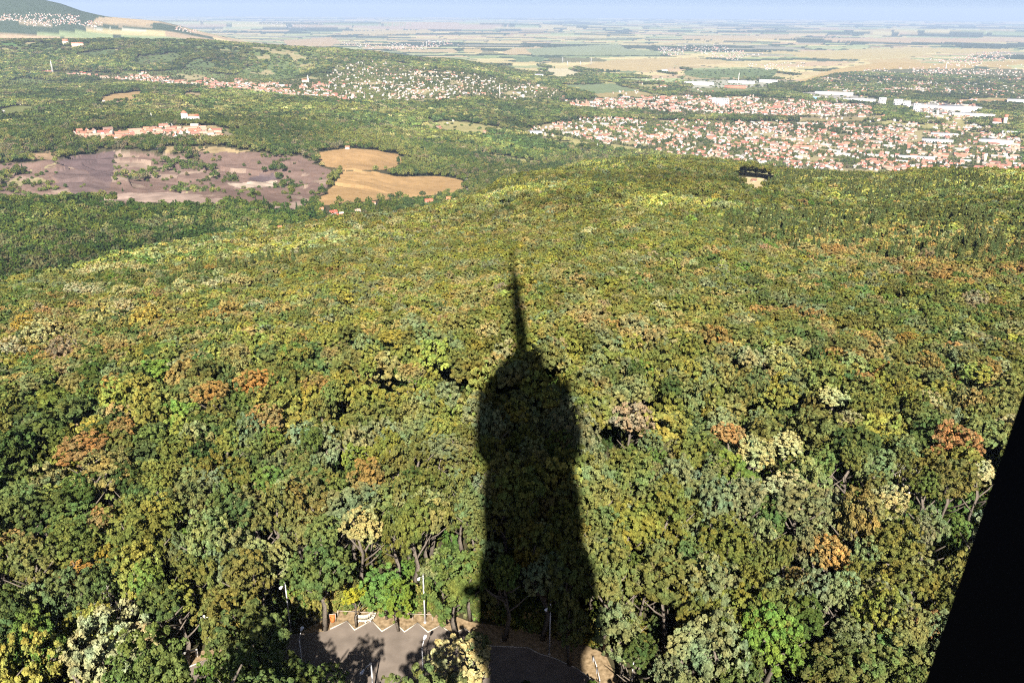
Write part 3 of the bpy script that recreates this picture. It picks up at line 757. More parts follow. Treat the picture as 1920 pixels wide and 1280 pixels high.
def leaf_tints(x, y, px, py, D, R, r):
    n = len(x)
    n1 = fbm(x / 45, y / 45, 7, 3); n2 = fbm(x / 120 + 4, y / 120, 8, 3)
    w = np.zeros((n, len(TN)))
    W = dict(zip(TN, w.T))
    W["olive green"][:] = 1.0; W["mid green"][:] = 0.9; W["yellow-green"][:] = 0.7; W["dark green"][:] = 0.45; W["grey-green"][:] = 0.75
    W["khaki"][:] = 0.25; W["rust-tinged"][:] = 0.12; W["fresh green"][:] = 0.25; W["orange-brown"][:] = 0.015; W["dull brown"][:] = 0.03; W["pale cream"][:] = 0.008
    warm = np.clip((n2 - 0.45) * 6, 0, 1)
    lb = np.clip((620 - px) / 300, 0, 1) * np.clip((py - 590) / 80, 0, 1)
    rt = np.clip((px - 1280) / 250, 0, 1) * np.clip((py - 430) / 60, 0, 1) * np.clip((900 - py) / 120, 0, 1)
    ce = np.exp(-((px - 850) / 420) ** 2) * np.clip((py - 360) / 80, 0, 1) * np.clip((900 - py) / 150, 0, 1)
    lf = np.clip((560 - px) / 150, 0, 1) * np.clip((620 - py) / 60, 0, 1)
    bot = np.clip((py - 880) / 80, 0, 1) * (1 - lb)
    up = np.clip((430 - py) / 60, 0, 1)
    W["khaki"] += 1.1 * lb * warm + 1.1 * rt * warm + 1.3 * ce + 0.3 * up
    W["rust-tinged"] += 1.3 * lb * warm + 1.4 * rt * warm + 0.35 * ce * warm
    W["orange-brown"] += 0.22 * lb * warm + 0.10 * rt * warm
    W["dull brown"] += 0.25 * rt * warm + 0.12 * lb + 0.10 * ce
    W["yellow-green"] += 1.0 * ce + 0.8 * up
    W["dark green"] += 1.4 * lf + 0.5 * lb + 0.25 * bot
    W["pale cream"] += 0.02 * lf
    W["grey-green"] += 0.8 * bot; W["yellow-green"] *= 1 - 0.6 * bot; W["olive green"] += 0.5 * bot
    W["mid green"] *= 1 - 0.6 * ce; W["dark green"] *= (1 - 0.9 * ce) * 0.6; W["fresh green"] *= 1 - 0.8 * ce; W["grey-green"] += 0.5 * ce; W["olive green"] += 0.7 * ce
    # neighbours tend to match
    g = r.gumbel(size=(n, len(TN))) * 0.5
    pn = np.stack([fbm(x / 34 + 7 * k, y / 34, 130 + k, 2) for k in range(len(TN))], 1) * 1.7
    pick = np.argmax(np.log(w + 1e-6) + g + pn, axis=1)
    return pick

def vary(col, r):
    n = len(col)
    v = np.exp(r.normal(0, 0.11, n))[:, None]
    hue = np.stack([np.exp(r.normal(0, 0.05, n)), np.exp(r.normal(0, 0.03, n)), np.exp(r.normal(0, 0.10, n))], 1)
    return col * v * hue

# ------------------------------------------------------------------ where trees stand
# parts of the lot, the road, the poles and the rails that no crown may cover: (outline, ground distance beyond which a crown cannot hide it)
KEEP = [([(600, 1182), (614, 1162), (632, 1146), (700, 1152), (760, 1160), (780, 1152), (832, 1152), (838, 1160), (850, 1190), (900, 1195), (990, 1195), (1050, 1205), (1112, 1235), (1122, 1290), (930, 1290), (898, 1215), (850, 1205), (812, 1235), (792, 1262), (762, 1290), (672, 1290), (664, 1266), (606, 1290), (574, 1260), (580, 1190)], 400),
        ([(286, 1142), (312, 1145), (332, 1246), (306, 1250), (296, 1190)], 90), ([(322, 1214), (375, 1210), (376, 1238), (322, 1246)], 90), ([(290, 1275), (330, 1246), (374, 1232), (368, 1256), (345, 1285)], 200),
        ([(529, 1086), (546, 1086), (552, 1170), (538, 1170)], 97), ([(784, 1071), (801, 1071), (806, 1168), (790, 1168)], 99), ([(1020, 1126), (1036, 1126), (1038, 1226), (1024, 1226)], 92),
        ([(1160, 1230), (1200, 1230), (1192, 1290), (1176, 1290)], 80), ([(558, 1172), (576, 1172), (574, 1245), (560, 1245)], 85), ([(782, 1192), (804, 1192), (802, 1250), (784, 1250)], 85), ([(680, 1236), (708, 1236), (708, 1290), (684, 1290)], 78),
        ([(387, 1172), (400, 1172), (402, 1202), (389, 1202)], 85), ([(278, 1248), (294, 1248), (294, 1268), (280, 1268)], 80)]
SUNLIT = [(622, 1160), (660, 1152), (830, 1154), (830, 1178), (800, 1200), (760, 1235), (738, 1275), (730, 1290), (690, 1290), (725, 1225), (700, 1205), (660, 1203), (640, 1220), (638, 1262), (650, 1290), (604, 1290), (612, 1200)]
SUNLIT2 = [(285, 1288), (325, 1250), (372, 1226), (370, 1250), (345, 1288)]
def fill_pts(poly, step=5):
    xs = [p[0] for p in poly]; ys = [p[1] for p in poly]
    X, Y = np.meshgrid(np.arange(min(xs), max(xs) + 1, step), np.arange(min(ys), max(ys) + 1, step))
    m = in_poly(X, Y, poly)
    return np.concatenate([np.stack([X[m], Y[m]], 1), np.array(poly, float)])
KEEP_PTS = [(fill_pts(p), d) for p, d in KEEP]
BASE_NO = [[g0(*p) for p in LOT], [g0(*p) for p in ROAD2]]

def crown_hides(x, y, zc, r, rv, D):
    """Does a crown centred at (x, y, zc) cover something that must stay in view, or shade the sunlit part of the lot?"""
    px, py = project(np.array([x]), np.array([y]), np.array([zc]))
    sd = math.hypot(D, CAM_H - zc); k = F_PX / sd
    rx = r * k; ry = (r * 0.62 + rv * 0.72) * k
    for pts, dm in KEEP_PTS:
        if D < dm and ((((pts[:, 0] - px) / rx) ** 2 + ((pts[:, 1] - py) / ry) ** 2) < 0.92).any():
            return True
    for b in BASE_NO:
        if in_poly(np.array([x]), np.array([y]), b)[0]: return True
    # shadow of the crown on the lot
    for dz in (-0.6 * rv, 0.6 * rv):
        for dx in (-0.8 * r, 0, 0.8 * r):
            t = (zc + dz) / -L_DIR[2]
            sx, sy = project(np.array([x + dx + L_DIR[0] * t]), np.array([y + L_DIR[1] * t]), np.array([0.0]))
            if in_poly(sx, sy, SUNLIT)[0] or in_poly(sx, sy, SUNLIT2)[0]: return True
    return False

TREES = []      # near and special trees as objects: x, y, ground z, height, crown radius, crown half height, tint name, special label or None
# trees that stand out in the photograph: crown centre in photo pixels, crown width in pixels, tint, label
SPECIAL = [
    (205, 1240, 150, "pale cream", "big cream-leaved tree beside the leaning pole and white barrier"),
    (262, 1212, 66, "pale cream", "small cream-leaved tree close against the leaning pole's dark gap"),
    (678, 990, 72, "pale cream", "pale cream tree among greens well beyond the parking lot"),
    (860, 1270, 120, "pale cream", "cream and green tree at the shaded edge of the lot"),
    (893, 1216, 56, "grey-green", "small grey-green tree leaning over the cream tree by the lot"),
    (1415, 850, 68, "pale cream", "broad pale yellow tree, nearer of the pale pair"),
    (1480, 836, 58, "pale cream", "pale yellow tree behind the broad pale one"),
    (1468, 925, 74, "pale cream", "whitish grey-leaved tree standing between dark green crowns"),
    (1662, 946, 78, "pale cream", "wide beige tree near the bare dead tree"),
    (1845, 886, 44, "pale cream", "small beige tree hard by the black steel fin"),
    (1560, 746, 42, "pale cream", "pale tree alone above the orange round tree"),
    (1595, 790, 40, "pale cream", "pale round tree just below another pale tree"),
    (1735, 756, 50, "pale cream", "light-topped tree amid rusty crowns towards the black fin"),
    (1455, 674, 58, "pale cream", "pair-crowned white-leaved tree on the rusty slope"),
    (1395, 613, 42, "pale cream", "white-leaved tree uphill of the pair-crowned one"),
    (1230, 582, 36, "pale cream", "pale tree level with the shadow's mast platform"),
    (1190, 732, 60, "grey-green", "greyish pale tree right of the shadow's round head"),
    (195, 882, 78, "khaki", "sandy pale tree in the orange-brown patch"),
    (1365, 816, 54, "orange-brown", "round orange tree with no pale neighbour touching it"),
    (1790, 842, 78, "orange-brown", "long pinkish-orange tree close to the black fin"),
    (1185, 782, 84, "dull brown", "dull pinkish-brown thinning tree near the shadow's head"),
    (692, 888, 74, "orange-brown", "tall brownish-orange tree left of the tower shadow"),
    (480, 722, 62, "orange-brown", "orange tree in the left-hand row of three orange crowns"),
    (592, 726, 52, "rust-tinged", "rusty tree at the end of the three orange crowns"),
    (396, 738, 60, "orange-brown", "orange tree starting the row of three orange crowns"),
    (160, 842, 62, "orange-brown", "low bright orange tree near the picture's left margin"),
    (228, 806, 46, "orange-brown", "narrow orange tree above the sandy pale tree"),
    (190, 975, 44, "orange-brown", "small orange tree below the sandy pale tree"),
    (1555, 1042, 68, "orange-brown", "orange-topped tree on the lower slope below the beige one"),
    (1500, 1086, 44, "rust-tinged", "rust-spotted tree next to the orange-topped one"),
    (1735, 1172, 52, "orange-brown", "orange tree nearest the foot of the black fin"),
    (155, 1086, 50, "orange-brown", "orange crown among olive trees in the shaded corner"),
    (200, 1042, 52, "golden", "golden tree above the orange crown of the shaded corner"),
    (24, 1018, 54, "orange-brown", "orange-brown tree cut by the picture's left margin"),
    (274, 604, 54, "golden", "golden-orange tree on the left flank under cream crowns"),
    (500, 790, 66, "rust-tinged", "tan and rust tree behind the sandy patch"),
    (664, 1118, 38, "bright lime", "small glowing lime-green tree behind the lot's rail"),
    (722, 1104, 84, "fresh green", "light green tree with boughs hanging over the lot's kerb"),
    (744, 1126, 60, "fresh green", "young light green tree standing on the dry verge"),
    (855, 1098, 118, "mid green", "large full green tree between rail and tower shadow"),
    (600, 1078, 112, "mid green", "full green tree behind the left end of the rail"),
    (432, 1150, 108, "olive green", "broad olive tree between two lamp posts left of the lot"),
    (470, 1236, 150, "mid green", "big fresh green tree filling the lot's left corner"),
    (620, 1292, 70, "mid green", "green tree peeping in at the lot's near edge"),
    (1168, 1188, 96, "grey-green", "grey-green tree behind the square-armed lamp"),
    (20, 657, 52, "pale cream", "cream tree at the picture's left margin among dark crowns"),
    (75, 628, 56, "pale cream", "white-cream tree beside the yellow one on the left flank"),
    (45, 609, 34, "golden", "small yellow tree on the left flank"),
    (120, 662, 62, "dull brown", "greyish tan thin tree under the cream trees of the flank"),
    (235, 590, 50, "pale cream", "cream tree over the golden-orange one"),
    (282, 580, 32, "pale cream", "small cream tree right over the golden-orange one"),
    (480, 578, 32, "pale cream", "lone small cream tree halfway along the left flank"),
    (1900, 800, 46, "pale cream", "pale crown showing just over the black fin"),
]
FAR_CREAM = [(150, 520, 28), (172, 512, 30), (196, 508, 32), (222, 506, 34), (246, 505, 34), (260, 510, 26), (140, 545, 26), (170, 548, 30), (190, 552, 24), (232, 550, 36), (248, 553, 30), (285, 534, 24), (230, 573, 30), (352, 556, 32), (372, 548, 34), (392, 541, 36), (416, 534, 36), (440, 530, 34), (456, 528, 26), (338, 534, 24), (413, 516, 26), (523, 478, 20), (553, 478, 26), (470, 487, 20), (411, 492, 20), (625, 440, 24), (662, 440, 26), (640, 452, 24), (672, 432, 24), (736, 422, 24), (748, 416, 22), (696, 440, 22), (600, 445, 18), (715, 430, 20), (575, 455, 16), (1183, 480, 30), (1104, 436, 30), (1128, 491, 24), (1145, 497, 20), (1284, 495, 20), (1298, 494, 18), (1356, 494, 18), (862, 530, 22), (1612, 405, 14), (1578, 402, 12), (1050, 376, 14), (920, 388, 14), (1710, 428, 14), (1830, 440, 12), (1450, 400, 12)]
FAR_WARM = [(610, 455, 20, "orange-brown"), (78, 582, 30, "dull brown"), (96, 588, 18, "orange-brown"), (395, 600, 40, "rust-tinged"), (1570, 472, 26, "orange-brown"), (1825, 565, 44, "dull brown"), (1740, 487, 34, "dull brown"), (1660, 700, 40, "orange-brown"), (1635, 640, 36, "rust-tinged"), (1700, 640, 40, "rust-tinged"), (1850, 690, 40, "rust-tinged"), (1500, 360, 20, "khaki"), (1340, 375, 22, "golden"), (1650, 410, 14, "golden"), (680, 505, 24, "golden"), (1130, 575, 30, "dull brown"), (940, 545, 28, "dull brown"), (770, 700, 46, "khaki"), (1620, 720, 44, "orange-brown"), (560, 640, 30, "rust-tinged")]

def place_special(px, py, wpx, tint, label):
    low = tint in ("fresh green", "bright lime")
    zc = 5.0 if low else 9.0 if py > 1040 else 11.6
    p = at_px(px, py, zc)[0]
    if not np.isfinite(p).all(): return
    r = wpx / F_PX * np.linalg.norm(p - C_O) / 2
    rv = r * rng.uniform(0.8, 1.0) * (1.25 if py > 1040 else 1.0)
    TREES.append([p[0], p[1], float(terrain(p[0], p[1])), zc + rv * 0.8, r, rv, tint, label])
for s_ in SPECIAL: place_special(*s_)
N_SPECIAL = len(TREES)
ALIAS = {0: 'the big cream tree by the barrier', 2: 'the pale cream tree past the lot', 3: "the cream tree at the lot's edge", 5: 'the nearer of the pale pair', 7: 'the whitish grey-leaved tree', 8: 'the wide beige tree', 9: 'the small beige tree by the fin', 17: 'the sandy pale tree', 18: 'the round orange tree', 19: 'the pinkish-orange tree by the fin', 20: 'the dull pinkish-brown tree', 21: 'the tall brownish-orange tree', 25: 'the low bright orange tree', 27: 'the small orange tree under the sandy one', 28: 'the orange-topped tree', 30: "the orange tree at the fin's foot", 31: 'the orange crown in the corner', 33: 'the orange-brown tree on the margin', 35: 'the tan and rust tree', 36: 'the glowing lime-green tree', 39: 'the large full green tree', 40: 'the full green tree behind the rail', 41: 'the broad olive tree', 42: 'the big fresh green tree', 44: 'the grey-green tree by the road'}
for a, b, w in FAR_CREAM: place_special(a, b, w, "pale cream", None)
N_CREAM = len(TREES)
for a, b, w, t in FAR_WARM: place_special(a, b, w, t, None)
N_WARM = len(TREES)
# trees whose shadows fall on the lot stand off frame, towards the sun
for (cx, cy, zc, r) in ((562, 1268, 7.0, 2.6), (512, 1205, 7.0, 2.4), (520, 1290, 8.0, 3.0)):
    x, y = g0(cx, cy, zc)
    TREES.append([x, y, 0.0, zc + r * 0.75, r, r * 0.95, "mid green", "shade"])
for (sx, sy, zc, r) in ((800, 1278, 31, 3.4), (846, 1236, 31, 2.6), (686, 1238, 29, 2.3), (572, 1212, 29, 2.6), (588, 1255, 29, 2.4), (545, 1200, 29, 2.8)):
    gx, gy = g0(sx, sy); t = zc / -L_DIR[2]
    TREES.append([gx - L_DIR[0] * t, gy - L_DIR[1] * t, 0.0, zc + r * 1.1, r, r * 1.35, "mid green", "shade"])
N_SHADE = len(TREES)

# every other tree: a jittered grid over the spur, thinned where something stands
def jitter_grid(step, rmax, rmin=0.0, azmax=math.radians(40), seed=1):
    r = np.random.default_rng(seed)
    xs = np.arange(-rmax, rmax, step); ys = np.arange(0, rmax, step)
    X, Y = np.meshgrid(xs, ys); X = X + (np.arange(len(ys)) % 2)[:, None] * step / 2
    X = (X + r.uniform(-0.33, 0.33, X.shape) * step).ravel(); Y = (Y + r.uniform(-0.33, 0.33, Y.shape) * step).ravel()
    D = np.hypot(X, Y); m = (D > rmin) & (D < rmax) & (np.abs(np.arctan2(X, Y)) < azmax)
    return X[m], Y[m], r

# furthest slope seen so far along each bearing, to leave out what the ground hides
_haz = np.radians(np.linspace(-46, 46, 461)); _hd = np.concatenate([np.arange(60, 1500, 6.0), np.geomspace(1500, 20000, 500)])
_HA, _HD = np.meshgrid(_haz, _hd)
_hs = (terrain(_HD * np.sin(_HA), _HD * np.cos(_HA)) + np.where(_HD < np.interp(_HA, SP_AZ, SP_R), 9, 4) - CAM_H) / _HD
_hm = np.maximum.accumulate(_hs, axis=0)
def visible(x, y, top):
    az = np.arctan2(x, y); D = np.hypot(x, y)
    j = np.clip(np.round((az - _haz[0]) / (_haz[1] - _haz[0])).astype(int), 0, len(_haz) - 1)
    i = np.clip(np.searchsorted(_hd, D * 0.97) - 1, 0, len(_hd) - 1)
    return (top - CAM_H) / D > _hm[i, j] - 0.0015

sp_xy = np.array([[t[0], t[1], t[4]] for t in TREES])
X, Y, r_ = jitter_grid(4.4, 1500, 42, seed=3)
Z = terrain(X, Y)
cl, dens, PXs, PYs, Ds, AZs, Rs = cover(X, Y, Z)
CLEARING = [(1374, 341), (1386, 336), (1430, 337), (1446, 345), (1440, 350), (1404, 350)]
_tx, _ty = project(X, Y, Z + 12.5); _tx = _tx + (fbm(X / 9, Y / 9, 23, 2) - 0.5) * 22; _ty = _ty + (fbm(X / 9, Y / 9, 24, 2) - 0.5) * 9; _t2x, _t2y = project(X, Y, Z + 6)
open_ = (in_poly(_tx, _ty, CLEARING) | in_poly(_t2x, _t2y, CLEARING)) & (Ds < Rs)
keep = (Ds < Rs + 60) & (dens > 0.5) & ~open_ & (r_.random(len(X)) < 0.97)
rad = 2.05 + 1.9 * r_.random(len(X)) ** 1.4; hgt = np.where(Ds < 190, r_.uniform(9.3, 14.0, len(X)), r_.uniform(11.2, 12.9, len(X))) + rad * 0.3
hgt += (fbm(X / 30, Y / 30, 15, 2) - 0.5) * 3.5
stand = fbm(X / 75, Y / 75, 27, 3)
far_s = np.clip((Ds - 300) / 250, 0, 1)
hgt += (stand - 0.5) * 9 * far_s + r_.normal(0, 1.0, len(X)) * far_s
rad *= 1 + 0.32 * far_s * (fbm(X / 60, Y / 60, 28, 2) > 0.5)
# gaps in the canopy
keep &= ~((fbm(X / 16, Y / 16, 19, 2) > 0.76) & (Ds < 300))
keep &= visible(X, Y, Z + hgt) | (Ds < 60)
for k in np.where(keep & (Ds < 420))[0]:
    d2 = np.hypot(sp_xy[:, 0] - X[k], sp_xy[:, 1] - Y[k])
    if (d2 < (sp_xy[:, 2] * 0.62 + rad[k] * 0.6)).any(): keep[k] = False
for k in np.where(keep & (Ds < 112))[0]:
    ok = False
    for sc in (1.0, 0.75, 0.55):
        if not crown_hides(X[k], Y[k], hgt[k] - rad[k] * sc * 0.8, rad[k] * sc, rad[k] * sc * 1.1, Ds[k]):
            rad[k] *= sc; hgt[k] *= (0.6 + 0.4 * sc); ok = True; break
    if not ok: keep[k] = False
lowm = low_here(X, Y) & (Ds > 200)
rad[lowm] *= 0.5; hgt[lowm] *= 0.36
keep &= ~(on_house(X, Y) & (Ds > 200))
for hx_, hy_, w_ in HOUSE_FRONT[-4:]: keep &= np.hypot((X - hx_), (Y - hy_) * 0.55) > 15
X, Y, Z, PXs, PYs, Ds, Rs, rad, hgt = (a[keep] for a in (X, Y, Z, PXs, PYs, Ds, Rs, rad, hgt))
# a near tree must not stand in front of a special one
pick = leaf_tints(X, Y, PXs, PYs, Ds, Rs, r_)
inframe = (PXs > -60) & (PXs < 1980) & (PYs - hgt * F_PX / np.hypot(Ds, CAM_H) < 1300)
order = np.argsort(np.where(inframe, Ds, 1e9))
own = np.zeros(len(X), bool); own[order[:298]] = True
own |= Ds < 60
near_own = np.where(own & inframe)[0]
behind = np.where((Ds < np.sort(Ds[near_own])[-1]) & ~inframe)[0]
for k in near_own:
    TREES.append([X[k], Y[k], Z[k], hgt[k], rad[k], rad[k] * r_.uniform(1.15, 1.6), TN[pick[k]], "near"])

# ------------------------------------------------------------------ the forest as one scatter (all trees beyond the nearest)
F_POS = []; F_SC = []; F_ROT = []; F_T = []; F_I = []
def scatter(x, y, zc, sx, sz, tint, idx, r):
    n = len(x)
    e = np.exp(r.normal(0, 0.13, n))
    F_POS.append(np.stack([x, y, zc], 1)); F_SC.append(np.stack([sx * e, sx / e, sz], 1))
    F_ROT.append(np.stack([np.zeros(n), np.zeros(n), r.uniform(0, 6.283, n)], 1)); F_T.append(tint); F_I.append(idx)
rest = np.where(~(own & inframe) & (Ds > 48))[0]
x, y, z, h, rr = X[rest], Y[rest], Z[rest], hgt[rest], rad[rest]
fs_ = np.clip((Ds[rest] - 260) / 300, 0, 1)
tint = vary(TV[pick[rest]], r_) * np.exp(fs_ * ((fbm(x / 110, y / 110, 29, 3) - 0.5) * 1.7 + r_.normal(0, 0.16, len(rest))))[:, None]
lod = np.where(Ds[rest] < 430, 0, 1)
idx = np.where(lod == 0, np.array(P_MID)[r_.integers(0, len(P_MID), len(rest))], np.array(P_FAR)[r_.integers(0, len(P_FAR), len(rest))])
pines = (fbm(x / 120, y / 120, 31, 2) + 0.25 * (PXs[rest] > 1350) > 0.68) & (r_.random(len(rest)) < 0.35) & (Ds[rest] > 320)
idx = np.where(pines, np.array(P_CONE)[r_.integers(0, 2, len(rest))], idx); tint[pines] = np.array((0.062, 0.075, 0.03)); h = h + pines * 1.5
rv = rr * np.where(Ds[rest] < 170, r_.uniform(1.1, 1.45, len(rest)), r_.uniform(0.85, 1.1, len(rest)))
scatter(x, y, z + h - rv * 0.78, rr * 1.06, rv, tint, idx, r_)

# undergrowth closes the gaps between the near trunks
Xu, Yu, ru = jitter_grid(3.4, 330, 50, seed=12)
Du = np.hypot(Xu, Yu); rad_u = ru.uniform(1.2, 2.3, len(Xu)); Zu = terrain(Xu, Yu)
ku = ru.random(len(Xu)) < 0.85
for k in np.where(ku & (Du < 112))[0]:
    if crown_hides(Xu[k], Yu[k], rad_u[k] * 0.8, rad_u[k], rad_u[k] * 0.8, Du[k]): ku[k] = False
for poly in (VERGE, VERGE2):
    ku &= ~in_poly(Xu, Yu, [g0(*p) for p in poly])
Xu, Yu, Zu, rad_u = Xu[ku], Yu[ku], Zu[ku], rad_u[ku]
scatter(Xu, Yu, Zu + rad_u * 1.0, rad_u, rad_u * ru.uniform(1.1, 2.2, len(Xu)), vary(TV[ru.choice([0, 1, 3, 12], len(Xu))] * 0.8, ru), np.array(P_MID)[ru.integers(0, len(P_MID), len(Xu))], ru)

sb = np.array([(px_, py_) for px_ in np.arange(520, 1120, 9.0) for py_ in (1136.0, 1122.0)])
sb[:, 1] += np.interp(sb[:, 0], [520, 620, 860, 1000, 1120], [24, 0, 6, 38, 70]) + ru.uniform(-4, 4, len(sb)); sb[:, 0] += ru.uniform(-4, 4, len(sb))
sx_ = np.array([g0(a_, b_) for a_, b_ in sb]); sr_ = ru.uniform(1.0, 1.8, len(sb))
scatter(sx_[:, 0], sx_[:, 1], sr_ * 0.6, sr_, sr_ * ru.uniform(1.0, 1.7, len(sb)), vary(TV[ru.choice([0, 1, 2, 5, 12], len(sb))], ru), np.array(P_MID)[ru.integers(0, len(P_MID), len(sb))], ru)

def wood_pick(x, y, r):
    n = len(x)
    pal = np.array([(0.070, 0.088, 0.026), (0.050, 0.072, 0.022), (0.095, 0.105, 0.032), (0.036, 0.056, 0.020), (0.125, 0.125, 0.05), (0.105, 0.095, 0.055), (0.20, 0.19, 0.09)]) * 1.25
    w = np.array([1.0, 1.0, 0.9, 0.7, 0.45, 0.3, 0.07])
    pn = np.stack([fbm(x / 110 + 5 * k, y / 110, 160 + k, 3) for k in range(len(pal))], 1) * 8
    return pal[np.argmax(np.log(w) + pn + r.gumbel(size=(n, len(pal))) * 0.7, 1)] * np.exp((fbm(x / 330, y / 330, 190, 3) - 0.5) * 1.5)[:, None]

# valley and hills: single crowns to 2.3 km, groups of crowns beyond
for step, r0, r1, sd in ((8.8, 480, 2300, 5), (10.5, 2300, 4700, 9), (19.0, 2300, 7200, 6)):
    X2, Y2, r2 = jitter_grid(step, r1, r0, math.radians(36), sd)
    Z2 = terrain(X2, Y2)
    c2, d2, px2, py2, D2, a2, R2 = cover(X2, Y2, Z2)
    if step == 10.5: d2 = np.where((d2 > 0.2) & (d2 < 0.58), d2, 0)         # gardens of the towns: single crowns
    if step == 19.0: d2 = np.where((d2 > 0.2) & (d2 < 0.58) & (D2 < 4700), 0, d2)
    m = (D2 > R2 + 60) & (r2.random(len(X2)) < d2) & visible(X2, Y2, Z2 + 12) & ~on_house(X2, Y2)
    dt = cover(X2, Y2, Z2 + 11)[1]
    m &= ~((dt < 0.1) & (d2 > 0.58) & (r2.random(len(X2)) > 0.12))
    X2, Y2, Z2, D2, d2, px2, py2 = X2[m], Y2[m], Z2[m], D2[m], d2[m], px2[m], py2[m]
    n = len(X2)
    t2 = vary(wood_pick(X2, Y2, r2), r2)
    sparse = d2 < 0.58
    # dark green near slope on the left, lighter on the lower flank
    if step < 11:
        rr = r2.uniform(3.4, 6.6, n) * np.where(sparse, 0.62, 1.0)
        rv = rr * r2.uniform(0.8, 1.3, n)
        idx = np.array(P_FAR)[r2.integers(0, len(P_FAR), n)]
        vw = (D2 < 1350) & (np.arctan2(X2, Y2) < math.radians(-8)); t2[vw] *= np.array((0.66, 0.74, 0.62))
        con = r2.random(n) < 0.02; pop = r2.random(n) < 0.015
        idx[con] = np.array(P_CONE)[r2.integers(0, 2, con.sum())]; idx[pop] = np.array(P_POP)[r2.integers(0, 2, pop.sum())]
        t2[con] = (0.03, 0.05, 0.02)
        lw = low_here(X2, Y2); rr[lw] *= 0.5; rv[lw] *= 0.5
        zc = Z2 + np.where(sparse, rv * 0.75, np.where(lw, 1.5, r2.uniform(4.5, 10.5, n)))
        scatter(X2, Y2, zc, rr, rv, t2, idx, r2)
    else:
        s = np.where(sparse, 1.0, 1.25) * r2.uniform(3.2, 4.6, n)
        s = np.where(d2 < 0.5, s * 0.62, s)
        idx = np.array(P_CLUMP)[r2.integers(0, len(P_CLUMP), n)]
        zc = Z2 + s * 1.0 + np.where(sparse, 0, 2.5)
        scatter(X2, Y2, zc, s, s * 1.1, t2, idx, r2)

def build_forest():
    pos = np.concatenate(F_POS); n = len(pos)
    me = bpy.data.meshes.new("forest")
    me.vertices.add(n); me.vertices.foreach_set("co", pos.astype(np.float32).ravel())
    def at(nm, ty, arr, key):
        a = me.attributes.new(nm, ty, 'POINT'); a.data.foreach_set(key, np.ascontiguousarray(arr).ravel())
    at("scl", 'FLOAT_VECTOR', np.concatenate(F_SC).astype(np.float32), "vector")
    at("rot", 'FLOAT_VECTOR', np.concatenate(F_ROT).astype(np.float32), "vector")
    tt = np.clip(np.concatenate(F_T), 0.005, 0.8).astype(np.float32)
    at("tint", 'FLOAT_COLOR', np.concatenate([tt, np.ones((n, 1), np.float32)], 1), "color")
    at("idx", 'INT', np.concatenate(F_I).astype(np.int32), "value")
    o = kind(link("forest", me), "stuff")
    o['label'] = "dense mixed woods covering the ridge, valley and hills"
    ng = bpy.data.node_groups.new("scatter_trees", 'GeometryNodeTree')
    ng.interface.new_socket("Geometry", in_out='INPUT', socket_type='NodeSocketGeometry')
    ng.interface.new_socket("Geometry", in_out='OUTPUT', socket_type='NodeSocketGeometry')
    N = ng.nodes.new
    gi = N("NodeGroupInput"); go = N("NodeGroupOutput"); iop = N("GeometryNodeInstanceOnPoints"); ci = N("GeometryNodeCollectionInfo")
    ci.inputs["Collection"].default_value = PROTO
    ci.inputs["Separate Children"].default_value = True; ci.inputs["Reset Children"].default_value = True
    def named(nm, ty):
        a = N("GeometryNodeInputNamedAttribute"); a.data_type = ty; a.inputs["Name"].default_value = nm
        return next(s for s in a.outputs if s.name == "Attribute" and s.enabled)
    L = ng.links.new
    L(gi.outputs[0], iop.inputs["Points"]); L(ci.outputs[0], iop.inputs["Instance"])
    iop.inputs["Pick Instance"].default_value = True
    L(named("idx", 'INT'), iop.inputs["Instance Index"])
    e = N("FunctionNodeEulerToRotation"); L(named("rot", 'FLOAT_VECTOR'), e.inputs[0]); L(e.outputs[0], iop.inputs["Rotation"])
    L(named("scl", 'FLOAT_VECTOR'), iop.inputs["Scale"])
    L(iop.outputs[0], go.inputs[0])
    md = o.modifiers.new("scatter", 'NODES'); md.node_group = ng
    print("forest instances", n)
build_forest()

# ------------------------------------------------------------------ single trees
def make_tree(t, name, k):
    x, y, z, h, r, rv, tint, _ = t
    root = link(name, None, loc=(x, y, z), rz=random.random() * 6.283)
    e = math.exp(random.gauss(0, 0.13))
    c = link("crown", CROWN_HI[k % len(CROWN_HI)], root, (0, 0, h - rv * 0.8), 0, (r * e, r / e, rv))
    v = vary(np.array([TINTS[tint]]), rng)[0]
    c["tint"] = [float(q) for q in v]
    link("trunk", TRUNKS[k % 3], root, (0, 0, 0), 0, (h * 0.9, h * 0.9, h * 0.92))
    return root
NEAR = []
NAME_OF = {"pale cream": "pale_tree", "orange-brown": "orange_tree"}
for k, t in enumerate(TREES):
    nm = NAME_OF.get(t[6], "broadleaf_tree")
    o = make_tree(t, nm, k)
    if k < N_SPECIAL:
        tag(o, t[7], "tree")
    elif k < N_CREAM:
        tag(o, "cream-leaved tree standing out pale among the green crowns higher up the ridge", "tree", "cream trees dotted over the far ridge")
    elif k < N_WARM:
        tag(o, "%s autumn-touched tree among greener crowns higher up the ridge" % t[6], "tree", "autumn-touched trees dotted over the far ridge")
    elif k < N_SHADE:
        tag(o, "leafy green tree at the near edge or left side of the lot, shading it", "tree", "trees shading the lot from the near side")
    else:
        NEAR.append((o, t))
# ---- PART THREE

